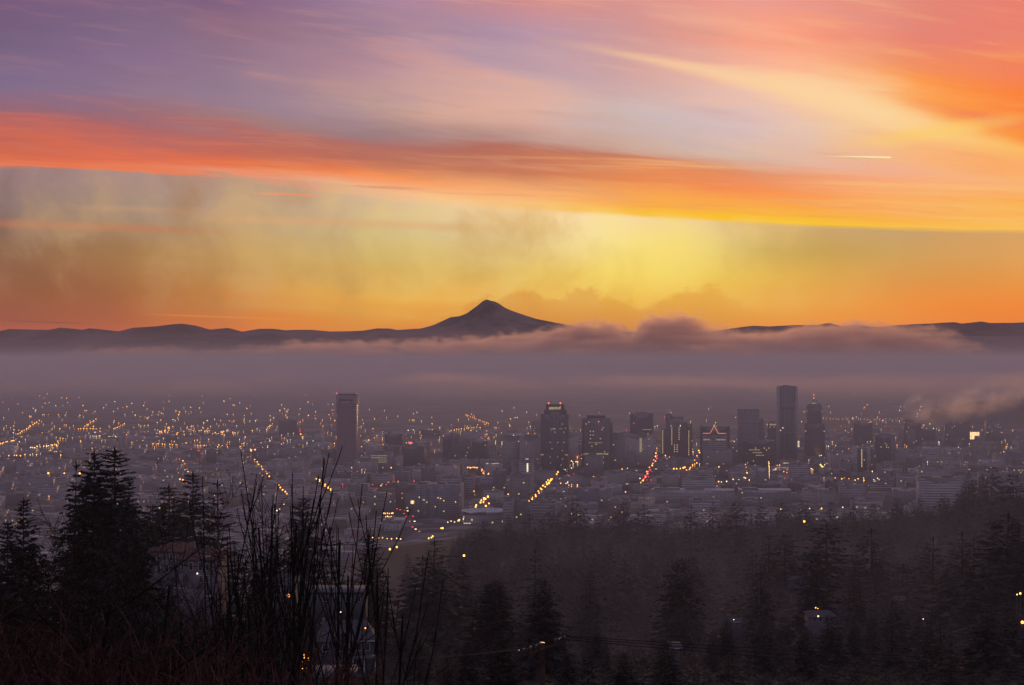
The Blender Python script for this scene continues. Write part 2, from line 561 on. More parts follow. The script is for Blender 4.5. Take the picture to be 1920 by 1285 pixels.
def ground_material():
    m = bpy.data.materials.new("ground_cover")
    m.use_nodes = True
    N = NT(m.node_tree)
    b = N.n["Principled BSDF"]
    geo = N.new('ShaderNodeNewGeometry')
    pos = geo.outputs['Position']
    x, y, z = N.sep(pos)[:3]
    hill = N.mix(N.step(N.noise(pos, 0.05, 6, 0.6), 0.35, 0.65), (0.014, 0.015, 0.011), (0.032, 0.027, 0.022))
    # the flat: asphalt, yards and roofs too small to tell apart
    mp = N.new('ShaderNodeMapping')
    mp.inputs['Rotation'].default_value = (0, 0, R(6.8))
    N.l.new(pos, mp.inputs[0])
    vor = N.new('ShaderNodeTexVoronoi', distance='CHEBYCHEV')
    N.l.new(mp.outputs[0], vor.inputs['Vector'])
    vor.inputs['Scale'].default_value = 0.022
    cs = N.sep(vor.outputs['Color'])
    roof = N.ramp(cs[0], [(0.0, (0.05, 0.05, 0.055)), (0.45, (0.07, 0.07, 0.075)), (0.75, (0.12, 0.115, 0.12)), (1.0, (0.28, 0.27, 0.28))])
    town = N.mix(N.step(N.noise(pos, 0.004, 4, 0.6), 0.45, 0.62), roof, (0.035, 0.038, 0.03))
    col = N.mix(N.step(z, 3.0, 16.0), town, hill)
    N.l.new(col, b.inputs['Base Color'])
    b.inputs['Roughness'].default_value = 0.95
    b.inputs['Specular IOR Level'].default_value = 0.05
    return m


M_ground = ground_material()
ys = np.concatenate([np.linspace(-200, 0, 5), np.arange(5, 150, 5), np.arange(150, 800, 20), np.arange(800, 2400, 50), np.geomspace(2400, 24000, 60)])
NX = 121


def xs_for(Y):
    w = max(260.0, abs(Y) * 0.62)
    return np.linspace(-w, w, NX)


struct(link("ground", grid_mesh("ground", xs_for, ys, ground_z, [M_ground])))


# ------------------------------------------------------------------ far ranges and the volcano (beyond the valley haze)
def fbm(x, y, seed=0, octv=5):
    r = np.random.default_rng(seed)
    s = np.zeros_like(x)
    a, f = 1.0, 1.0
    for _ in range(octv):
        p = r.uniform(0, 6.28, 6)
        q = r.uniform(0.7, 1.3, 6)
        s += a * (np.sin(x * f * q[0] + p[0] + 1.7 * np.sin(y * f * q[1] + p[1])) * np.sin(y * f * q[2] + p[2] + 1.3 * np.sin(x * f * q[3] + p[3])))
        a *= 0.5
        f *= 2.03
    return s


def range_mesh(name, prof, Y0, depth, mats, seed, amp, nx=600, ny=26):
    """a mountain range whose crest follows a skyline profile read at distance Y0"""
    pxs = np.array([p[0] for p in prof], float)
    pys = np.array([p[1] for p in prof], float)
    V = []
    for j in range(ny):
        t = j / (ny - 1.0)                 # 0 west foot .. 1 east foot, crest at .5
        Y = Y0 + (t - 0.5) * depth
        bx = np.linspace(-400, 2320, nx)
        # the crest follows the profile where it stands at Y0
        x = (bx - 960) / F * Y0
        crest = EYE + (HOR - np.interp(bx, pxs, pys)) / F * Y0
        s = 1 - abs(2 * t - 1) ** 1.25
        n = fbm(x / 2600.0, np.full(nx, Y / 2600.0), seed)
        z = (crest + 200) * s - 200 + amp * n * (1 - abs(2 * t - 1)) * abs(2 * t - 1) * 4
        z = z + amp * 0.05 * fbm(x / 500.0, np.full(nx, Y / 500.0), seed + 5) * s
        V.append(np.stack([x, np.full(nx, Y), z], 1))
    V = np.concatenate(V)
    i = np.arange(ny - 1)[:, None] * nx + np.arange(nx - 1)[None, :]
    Fq = np.stack([i, i + 1, i + nx + 1, i + nx], -1).reshape(-1, 4)
    return mesh_np(name, V, Fq, mats, None, True)


M_hill = mat("hazed_forest_slope", (0.34, 0.205, 0.175), 0.95, 0.2, 0.0006, 0.0)  # pale reddish base colour includes the haze of the air between
M_rock = mat("hazed_rock_slope", (0.30, 0.20, 0.18), 0.95, 0.25, 0.0008, 0.0)  # distance haze is put into the rock colour as well
ridge = [(-400, 622), (0, 621), (22, 616), (60, 617), (95, 618), (118, 614), (160, 618), (172, 615), (190, 617), (225, 621), (255, 614), (300, 611), (330, 607),
         (345, 606), (365, 609), (395, 617), (430, 614), (455, 621), (488, 615), (515, 615), (535, 618), (585, 617), (620, 620), (680, 619), (708, 614), (730, 614),
         (745, 617), (800, 614), (860, 618), (980, 620), (1060, 622), (1180, 622), (1290, 620), (1345, 619), (1385, 613), (1410, 610), (1440, 611), (1490, 609), (1535, 609), (1552, 605),
         (1575, 611), (1605, 609), (1640, 613), (1690, 608), (1740, 606), (1785, 603), (1800, 606), (1835, 602), (1852, 605), (1900, 604), (1925, 602), (2320, 600)]
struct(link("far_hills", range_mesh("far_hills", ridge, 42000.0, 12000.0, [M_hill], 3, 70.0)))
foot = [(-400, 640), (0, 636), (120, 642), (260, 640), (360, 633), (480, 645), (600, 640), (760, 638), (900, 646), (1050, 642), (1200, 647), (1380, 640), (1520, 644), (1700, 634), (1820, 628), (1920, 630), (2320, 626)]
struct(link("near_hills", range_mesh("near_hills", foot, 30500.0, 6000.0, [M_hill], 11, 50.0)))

prof = [(-340, 640), (745, 630), (790, 616), (812, 610), (832, 601), (845, 595), (862, 593), (875, 588), (893, 575), (905, 565), (912, 561.5), (920, 564), (929, 566), (938, 571), (946, 577),
        (960, 583), (980, 590), (1005, 598), (1035, 604), (1062, 609), (1100, 614), (1160, 622), (1300, 632), (2000, 640)]


def volcano():
    Y0 = 60000.0
    cx = (914 - 960) / F * Y0
    pxs = np.array([p[0] for p in prof]); pys = np.array([p[1] for p in prof])
    nr, na = 60, 96
    r = np.linspace(0, 1, nr) ** 1.4 * 6200.0
    a = np.linspace(0, 2 * PI, na, endpoint=False)
    RR, AA = np.meshgrid(r, a, indexing='ij')
    x = cx + RR * np.cos(AA)
    dy = RR * np.sin(AA)
    side = np.cos(AA)
    zl = EYE + (HOR - np.interp(914 - RR / Y0 * F, pxs, pys)) / F * Y0
    zr = EYE + (HOR - np.interp(914 + RR / Y0 * F, pxs, pys)) / F * Y0
    w = 0.5 + 0.5 * side
    z = zr * w + zl * (1 - w)
    gul = np.abs(np.sin(AA * 9 + 0.8 * np.sin(RR / 900.0) + 1.2 * np.sin(AA * 3))) * 110 + np.abs(np.sin(AA * 23 + RR / 700)) * 40
    z = z - gul * np.clip(RR / 900.0, 0, 1) * np.abs(np.sin(AA)) * np.clip(1.4 - RR / 6200, 0, 1)
    V = np.stack([x, Y0 + dy, z], -1).reshape(-1, 3)
    i = np.arange(nr - 1)[:, None] * na
    j = np.arange(na)[None, :]
    jn = (j + 1) % na
    Fq = np.stack([i + j, i + jn, i + na + jn, i + na + j], -1).reshape(-1, 4)
    return mesh_np("mountain", V, Fq, [M_rock], None, True)


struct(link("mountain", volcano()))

# ------------------------------------------------------------------ city: facades
GA = R(6.8)                          # the street grid is turned a little to the right of the view


def facade(name, wall, glass, wu=3.2, wz=3.4, mu=0.22, mz=0.24, lit=0.02, lit_c=(1.0, 0.72, 0.34), lit_s=0.7, roof=(0.22, 0.21, 0.22), vary=0.3, grime=0.2):
    m = bpy.data.materials.new(name)
    m.use_nodes = True
    N = NT(m.node_tree)
    b = N.n["Principled BSDF"]
    tc = N.new('ShaderNodeTexCoord')
    nx, ny, nz = N.sep(tc.outputs['Normal'])[:3]
    x, y, z = N.sep(tc.outputs['Object'])[:3]
    oi = N.new('ShaderNodeObjectInfo')
    rnd = oi.outputs['Random']
    side = N.m('GREATER_THAN', N.m('ABSOLUTE', nx), 0.6)
    u = N.add(N.mul(x, N.sub(1.0, side)), N.mul(y, side))
    cu = N.m('MULTIPLY_ADD', u, 1.0 / wu, 500.0)
    cz = N.m('MULTIPLY_ADD', z, 1.0 / wz, 0.0)
    fu, fz = N.m('FRACT', cu), N.m('FRACT', cz)
    inu = N.m('LESS_THAN', N.m('ABSOLUTE', N.sub(fu, 0.5)), 0.5 - mu)
    inz = N.m('LESS_THAN', N.m('ABSOLUTE', N.sub(fz, 0.5)), 0.5 - mz)
    flat = N.m('GREATER_THAN', N.m('ABSOLUTE', nz), 0.6)
    win = N.mul(N.mul(inu, inz), N.sub(1.0, flat))
    wn = N.new('ShaderNodeTexWhiteNoise', noise_dimensions='4D')
    N.l.new(N.vec(N.m('FLOOR', cu), N.m('FLOOR', cz), N.mul(side, 7.0)), wn.inputs['Vector'])
    N.l.new(N.mul(rnd, 91.0), wn.inputs['W'])
    k = N.m('MULTIPLY_ADD', rnd, 2 * vary, 1 - vary)
    wcol = N.mix(1.0, N.mix(N.mul(N.step(N.noise(tc.outputs['Object'], 0.09, 4, 0.6), 0.4, 0.75), grime), wall, (0.05, 0.045, 0.045)), N.vec(k, k, k), 'MULTIPLY')
    gcol = N.mix(N.mul(wn.outputs['Value'], 0.5), glass, wall)
    rcol = N.mix(N.step(N.noise(tc.outputs['Object'], 0.2, 3, 0.5), 0.4, 0.65), roof, tuple(c * 0.55 for c in roof))
    col = N.mix(win, wcol, gcol)
    col = N.mix(flat, col, rcol)
    N.l.new(col, b.inputs['Base Color'])
    N.l.new(N.m('MULTIPLY_ADD', win, -0.5, 0.85), b.inputs['Roughness'])
    b.inputs['Specular IOR Level'].default_value = 0.25
    if lit > 0:
        on = N.mul(win, N.m('LESS_THAN', wn.outputs['Value'], lit))
        b.inputs['Emission Color'].default_value = (*lit_c, 1)
        N.l.new(N.mul(on, lit_s), b.inputs['Emission Strength'])
        m.cycles.emission_sampling = 'NONE'
    return m


def lit_panel(name, color, strength, wu=3.0):
    """a lit floor or shop front, broken by mullions"""
    m = bpy.data.materials.new(name)
    m.use_nodes = True
    N = NT(m.node_tree)
    b = N.n["Principled BSDF"]
    tc = N.new('ShaderNodeTexCoord')
    x, y, z = N.sep(tc.outputs['Object'])[:3]
    n = N.noise(tc.outputs['Object'], 0.35, 2, 0.5)
    f = N.m('LESS_THAN', N.m('ABSOLUTE', N.sub(N.m('FRACT', N.m('MULTIPLY_ADD', N.add(x, y), 1 / wu, 300.0)), 0.5)), 0.4)
    b.inputs['Base Color'].default_value = (0.1, 0.1, 0.1, 1)
    b.inputs['Emission Color'].default_value = (*color, 1)
    N.l.new(N.mul(N.m('MULTIPLY_ADD', f, 0.8, 0.2), N.mul(N.step(n, 0.25, 0.6, 0.4, 1.0), strength)), b.inputs['Emission Strength'])
    m.cycles.emission_sampling = 'NONE'
    return m


F_dark = facade("dark_bronze_facade", (0.085, 0.072, 0.085), (0.05, 0.046, 0.056), 2.4, 3.8, 0.16, 0.18, 0.006)
F_mauve = facade("mauve_granite_facade", (0.17, 0.105, 0.125), (0.09, 0.06, 0.075), 2.2, 3.7, 0.15, 0.15, 0.002, roof=(0.3, 0.25, 0.27))
F_step = facade("grey_curtain_wall", (0.14, 0.135, 0.16), (0.055, 0.055, 0.07), 2.8, 3.9, 0.12, 0.26, 0.05, (1.0, 0.75, 0.4), 0.35)
F_rib = facade("ribbed_white_facade", (0.20, 0.185, 0.20), (0.045, 0.04, 0.048), 3.3, 60.0, 0.26, 0.02, 0.0)
F_stripe = facade("striped_facade", (0.27, 0.24, 0.265), (0.06, 0.055, 0.07), 90.0, 3.9, 0.0, 0.27, 0.0)
F_stripe2 = facade("banded_facade", (0.40, 0.36, 0.41), (0.09, 0.08, 0.1), 70.0, 3.6, 0.0, 0.25, 0.012)
F_brick = facade("brick_tower_facade", (0.14, 0.095, 0.095), (0.07, 0.058, 0.064), 2.6, 3.6, 0.24, 0.26, 0.004)
F_brick2 = facade("red_brick_facade", (0.20, 0.115, 0.10), (0.06, 0.05, 0.055), 3.0, 3.4, 0.26, 0.28, 0.03)
F_pale = facade("pale_stone_facade", (0.40, 0.34, 0.35), (0.11, 0.10, 0.11), 3.1, 3.5, 0.27, 0.28, 0.02)
F_pale2 = facade("cream_concrete_facade", (0.34, 0.30, 0.31), (0.08, 0.075, 0.09), 3.6, 3.3, 0.18, 0.22, 0.025)
F_grid = facade("concrete_grid_facade", (0.33, 0.30, 0.34), (0.085, 0.08, 0.095), 3.4, 3.4, 0.15, 0.2, 0.012)
F_grey = facade("grey_office_facade", (0.18, 0.165, 0.185), (0.06, 0.058, 0.07), 2.8, 3.6, 0.16, 0.26, 0.03)
F_balc = facade("balcony_facade", (0.25, 0.235, 0.285), (0.055, 0.055, 0.08), 3.9, 3.0, 0.13, 0.24, 0.012, roof=(0.36, 0.34, 0.38))
F_ware = facade("warehouse_facade", (0.22, 0.20, 0.21), (0.07, 0.065, 0.07), 5.0, 4.2, 0.3, 0.3, 0.03, roof=(0.34, 0.33, 0.36))
F_white = facade("white_roofed_facade", (0.3, 0.28, 0.3), (0.08, 0.075, 0.085), 4.0, 3.8, 0.25, 0.28, 0.02, roof=(0.62, 0.6, 0.64))
M_roofm = mat("roof_gravel", (0.22, 0.21, 0.225), 0.95, 0.3, 0.3, 0.05)
M_roofw = mat("white_membrane_roof", (0.62, 0.6, 0.64), 0.8, 0.2, 0.2, 0.1)
M_mech = mat("rooftop_plant", (0.16, 0.15, 0.16), 0.7, 0.3, 0.8, 0.2)
M_conc = mat("pale_concrete", (0.38, 0.35, 0.37), 0.85, 0.2, 0.15, 0.1)
M_crown = mat("greenish_crown", (0.30, 0.32, 0.26), 0.6, 0.2, 0.2, 0.2)
M_steel = mat("dark_steel", (0.06, 0.06, 0.065), 0.5, 0.2, 1.0, 0.3)
G_red = glow("aviation_red_lamp", (1.0, 0.16, 0.10), 2.2)
G_warm = glow("sodium_lamp", (1.0, 0.40, 0.06), 4.2)
G_yel = glow("warm_white_lamp", (1.0, 0.58, 0.18), 3.0)
G_white = glow("white_lamp", (1.0, 0.84, 0.66), 2.4)
G_green = glow("green_lamp", (0.1, 0.9, 0.6), 1.6)
G_tail = glow("red_lamp", (1.0, 0.06, 0.06), 2.4)
L_floor = lit_panel("lit_office_floor", (1.0, 0.76, 0.36), 0.42)
L_shop = lit_panel("lit_shop_front", (1.0, 0.80, 0.52), 1.5)
L_bright = lit_panel("floodlit_hall_front", (1.0, 0.66, 0.30), 2.4, 4.0)
L_crown = lit_panel("lit_crown_glass", (0.95, 0.74, 0.36), 0.42, 30.0)

HEROES = []


class Tower:
    """a building placed by where it stands; parts are given by the edges they show"""

    def __init__(self, name, label, px0, px1, Y, yb, cat="building", turn=GA):
        if Y > 2600:                       # stand it where its foot meets the plain
            Y = EYE * F / (yb - HOR)
        self.Y, self.pc = Y, (px0 + px1) / 2
        self.x = (self.pc - 960) / F * Y
        self.g = gz(self.x, Y)
        self.root = empty(name, (self.x, Y, self.g), -turn)
        tag(self.root, label, cat)
        HEROES.append((px0, px1, Y, yb, label))
        self.w = (px1 - px0) / F * Y

    def lx(self, px): return (px - self.pc) / F * self.Y
    def lz(self, py): return EYE - (py - HOR) / F * self.Y - self.g

    def box(self, name, mats, px0, px1, ytop, ybot=None, d0=None, d1=None, top=None, parent=None):
        """d0, d1: front and back, metres from the centre line (front is negative)"""
        b = MB()
        w = (px1 - px0) / F * self.Y
        d0 = -w / 2 if d0 is None else d0
        d1 = w / 2 if d1 is None else d1
        b.box(self.lx(px0), self.lx(px1), d0, d1, -4.0 if ybot is None else self.lz(ybot), self.lz(ytop), 0)
        return b.build(name, mats, parent or self.root)

    def shape(self, name, mats, fn, parent=None):
        b = MB()
        fn(b)
        return b.build(name, mats, parent or self.root)

    def lamp(self, name, px, py, r, g=None, d=0.0, parent=None):
        b = MB()
        b.ball((self.lx(px), d, self.lz(py)), r, 0, 8)
        return b.build(name, g or G_red, parent or self.root)

    def roof_units(self, px0, px1, ytop, n, seed, hmax=5.0, d=10.0):
        r = random.Random(seed)
        for _ in range(n):
            a = r.uniform(px0, px1 - (px1 - px0) * 0.3)
            b_ = a + (px1 - px0) * r.uniform(0.12, 0.3)
            z = self.lz(ytop)
            q = MB()
            y0 = r.uniform(-d, d * 0.3)
            q.box(self.lx(a), self.lx(b_), y0, y0 + d * 0.6, z - 0.3, z + r.uniform(1.6, hmax))
            q.build("roof_housing", M_mech, self.root)


# --- the mauve slab north of the centre
t = Tower("office_tower", "tall plain mauve slab tower standing alone in the haze", 633, 669, 3180, 868)
t.shape("shaft", F_mauve, lambda b: b.prism([(t.lx(633), -14), (t.lx(637), -19), (t.lx(666), -19), (t.lx(669.5), -14), (t.lx(669.5), 26), (t.lx(633), 26)], -4, t.lz(741.5)))
t.box("crown", F_mauve, 637, 668, 738, 741.6, -17, 20)
t.box("sign_band", F_dark, 640, 664, 747.5, 752, -19.4, -18.9)
t.lamp("beacon", 633.5, 737.5, 1.3, G_red, -12)
t.box("podium", F_mauve, 630, 674, 866, None, -26, 34)
# --- stepped tower with two red beacons
t = Tower("office_tower", "stepped grey glass tower with lit crown and two red roof beacons", 1016, 1067, 2950, 888)
t.box("shaft", F_step, 1016, 1067, 776.5, None, -24, 24)
t.box("centre_bay", F_step, 1033, 1049, 770, None, -26, -23.9)
t.box("upper_shaft", F_step, 1022, 1062, 768, 776.6, -20, 20)
t.box("crown", F_dark, 1025, 1057.5, 757.5, 768.1, -15, 15)
t.box("crown_window", L_crown, 1030.5, 1040, 763, 767.6, -15.4, -14.9)
t.box("crown_window", L_crown, 1041, 1052.5, 763, 767.6, -15.4, -14.9)
t.lamp("beacon", 1030, 756, 1.9, G_red, -14)
t.lamp("beacon", 1052, 756, 1.9, G_red, -14)
t.box("lit_floor", L_floor, 1035.5, 1044, 802.4, 804.2, -26.5, -25.9)
t.box("lit_floor", L_floor, 1050, 1056, 802.6, 804, -24.5, -23.9)
# --- broad terraced tower
t = Tower("office_tower", "broad bronze tower with stepped shoulders and lit floor near its foot", 1093, 1148, 2900, 882)
t.box("shaft", F_grey, 1097, 1144.5, 784, None, -22, 22)
t.box("upper_shaft", F_dark, 1101, 1135, 778.5, 784.1, -15, 15)
t.box("side_bay", F_dark, 1092.5, 1098.5, 785, None, -17, 17)
t.box("side_bay", F_dark, 1139, 1148, 792, None, -18, 18)
t.box("lit_floor", L_floor, 1098, 1142, 849, 851.5, -22.5, -21.9)
t.box("lit_floor", L_floor, 1105, 1130, 829, 830, -22.5, -21.9)
t.lamp("beacon", 1124, 790, 1.2, G_red, -23)
# --- the dark box tower
t = Tower("office_tower", "plain dark box tower with a red lamp on its roof corner", 1182, 1225, 3050, 850)
t.box("shaft", F_dark, 1182, 1224.5, 774.5, None, -20, 22)
t.box("lit_floor", L_floor, 1205, 1222, 804.4, 805.6, -20.5, -19.9)
t.lamp("beacon", 1181.5, 775, 1.6, G_red, -19)
t.roof_units(1186, 1220, 774.5, 4, 3, 3.0)
t = Tower("office_building", "pale ribbed office block with a lit stairwell below the dark box tower", 1168, 1224, 2850, 876)
t.box("shaft", F_pale, 1170, 1224, 816, None, -18, 18)
t.box("side_wing", F_grid, 1164, 1190, 846, None, -26, -18.1)
t.box("stairwell_window", L_floor, 1200, 1204, 821, 847, -18.5, -17.9)
t.box("lit_window", L_floor, 1214.5, 1216, 812, 815.8, -10, -9)
t.roof_units(1176, 1220, 816, 3, 5)
# --- brick tower with the arched crown
t = Tower("office_tower", "brick tower with arched green-lit crown and strings of lit windows", 1241, 1298, 2800, 858)
t.box("shaft", F_brick, 1250, 1288, 790.5, None, -18, 18)
t.box("wing", F_brick, 1241, 1251, 803, None, -14, 20)
t.box("wing", F_brick, 1287, 1298, 795, None, -14, 20)
t.box("chimney_shaft", F_brick, 1248.5, 1259.5, 776, None, -8, 8)
t.box("upper_shaft", F_brick, 1259.5, 1281, 781, 790.6, -10, 12)


def arch(b):
    n = 14
    for i in range(n):
        a0, a1 = PI * i / n, PI * (i + 1) / n
        c = t.lx(1267.5)
        rx, rz, z0 = up_px(14, t.Y), up_px(6.2, t.Y), t.lz(790.5)
        p = [(c - rx * math.cos(a), z0 + rz * math.sin(a)) for a in (a0, a1)]
        b.quad((p[0][0], -19, p[0][1]), (p[1][0], -19, p[1][1]), (p[1][0], -9, p[1][1]), (p[0][0], -9, p[0][1]))
        b.tri((c, -19, z0), (p[1][0], -19, p[1][1]), (p[0][0], -19, p[0][1]))


t.shape("arched_crown", M_crown, arch)  # the green lighting on this crown is only put into its base colour
for px, y0, y1, n in ((1243, 808, 849, 12), (1291.5, 808, 852, 13), (1260, 802, 832, 9), (1273.5, 802, 823, 6), (1265, 834, 846, 4), (1270, 834, 846, 4)):
    wm_ = glow("stairwell_lamps_%d" % px, (1.0, 0.76, 0.42), 0.75)
    d = -14.3 if px < 1250 or px > 1287 else -18.3
    for i in range(n):
        z_ = y0 + (y1 - y0) * i / (n - 1)
        t.box("lit_window", wm_, px - 0.75, px + 0.75, z_ - 0.95, z_ + 0.95, d, d + 0.5)
t.lamp("roof_lamp", 1276, 798, 1.2, G_white, -19)
t.lamp("roof_lamp", 1258.5, 798, 0.8, G_yel, -19)
# --- block with the light-string tree
t = Tower("office_building", "dark office block carrying a roof tree of orange light strings", 1313, 1368, 2850, 876)
t.box("shaft", F_dark, 1313, 1368, 799, None, -20, 20)
t.box("front_block", F_stripe, 1317, 1363, 815, None, -26, -20.1)
t.box("podium", F_pale, 1318, 1372, 840, None, -34, -26.1)


def xtree(b):
    z = lambda y: t.lz(y)
    for a, c in (((1339, 798), (1331.5, 811.5)), ((1339, 798), (1346.5, 811.5)), ((1318, 812), (1331, 812)), ((1346, 812), (1361, 812))):
        b.tube([(t.lx(a[0]), -21.5, z(a[1])), (t.lx(c[0]), -21.5, z(c[1]))], 0.55, 5)


t.shape("light_string", glow("orange_light_string", (1.0, 0.30, 0.14), 1.3), xtree)
t.lamp("tree_star", 1339, 797, 1.2, G_green, -21.5)
t.box("lit_floor", L_floor, 1319, 1331, 822.5, 824.5, -26.4, -25.9)
t.box("lit_floor", L_floor, 1342, 1360, 822.5, 824.5, -26.4, -25.9)
# --- striped tower with a lower wing
t = Tower("office_tower", "pale tower of close horizontal stripes with a lower side wing", 1383, 1433, 2900, 868)
t.box("shaft", F_stripe, 1383, 1423, 767, None, -20, 20)
t.box("wing", F_stripe, 1422.5, 1432.5, 790, None, -16, 16)
t.box("lift_housing", M_mech, 1426, 1430, 785, 790.2, -4, 4)
t.lamp("beacon", 1379.5, 783, 1.2, G_red, -2)
t.box("podium", F_grey, 1391, 1450, 826, None, -34, -20.1)
# --- the tallest tower
t = Tower("office_tower", "tallest tower on the skyline, ribbed and slab-sided", 1456.5, 1494.5, 3100, 862)
t.box("shaft", F_rib, 1460.5, 1490.5, 724, None, -19, 19)
t.box("corner_pier", M_conc, 1456.5, 1461, 724.4, None, -20.5, 18)
t.box("corner_pier", M_conc, 1490, 1494.5, 724.6, None, -20.5, 18)
t.box("parapet", F_dark, 1466, 1481, 722.7, 724.2, -19.5, 10)
t.box("sky_lobby", F_dark, 1461, 1490, 764.6, 766, -19.4, -18.9)
t.lamp("lit_window", 1467, 802, 1.1, G_white, -20)
t.lamp("lit_window", 1463, 806.5, 0.9, G_white, -20)
# --- tower with the pyramid crown
t = Tower("office_tower", "brick tower with pyramid crown and a red beacon on its spire", 1508, 1546, 3300, 858)
t.shape("shaft", F_brick, lambda b: b.prism([(t.lx(1512.5), -14), (t.lx(1517), -18), (t.lx(1535.5), -18), (t.lx(1540), -14), (t.lx(1540), 18), (t.lx(1512.5), 18)], -4, t.lz(760)))
t.box("lower_shaft", F_brick, 1508.5, 1545, 794, None, -22, 22)
t.shape("shoulder", F_brick, lambda b: b.prism([(t.lx(1512.5), -14), (t.lx(1540), -14), (t.lx(1540), 18), (t.lx(1512.5), 18)], t.lz(760), t.lz(757), scale=0.78))
t.shape("crown", M_crown, lambda b: b.prism([(t.lx(1516.5), -11), (t.lx(1536), -11), (t.lx(1536), 11), (t.lx(1516.5), 11)], t.lz(757), t.lz(747.5), scale=0.22))
t.box("crown_window", L_crown, 1521, 1530, 755.4, 757, -11.6, -11)
t.shape("spire", M_steel, lambda b: b.tube([(t.lx(1525.8), 0, t.lz(748)), (t.lx(1525.8), 0, t.lz(741))], [0.7, 0.3], 5))
t.lamp("beacon", 1525.8, 741, 1.5, G_red, 0)
t.lamp("crown_lamp", 1525.8, 746.6, 0.9, G_yel, -3)
t.box("atrium_window", L_shop, 1494, 1498, 826, 838, -24, -23.4)
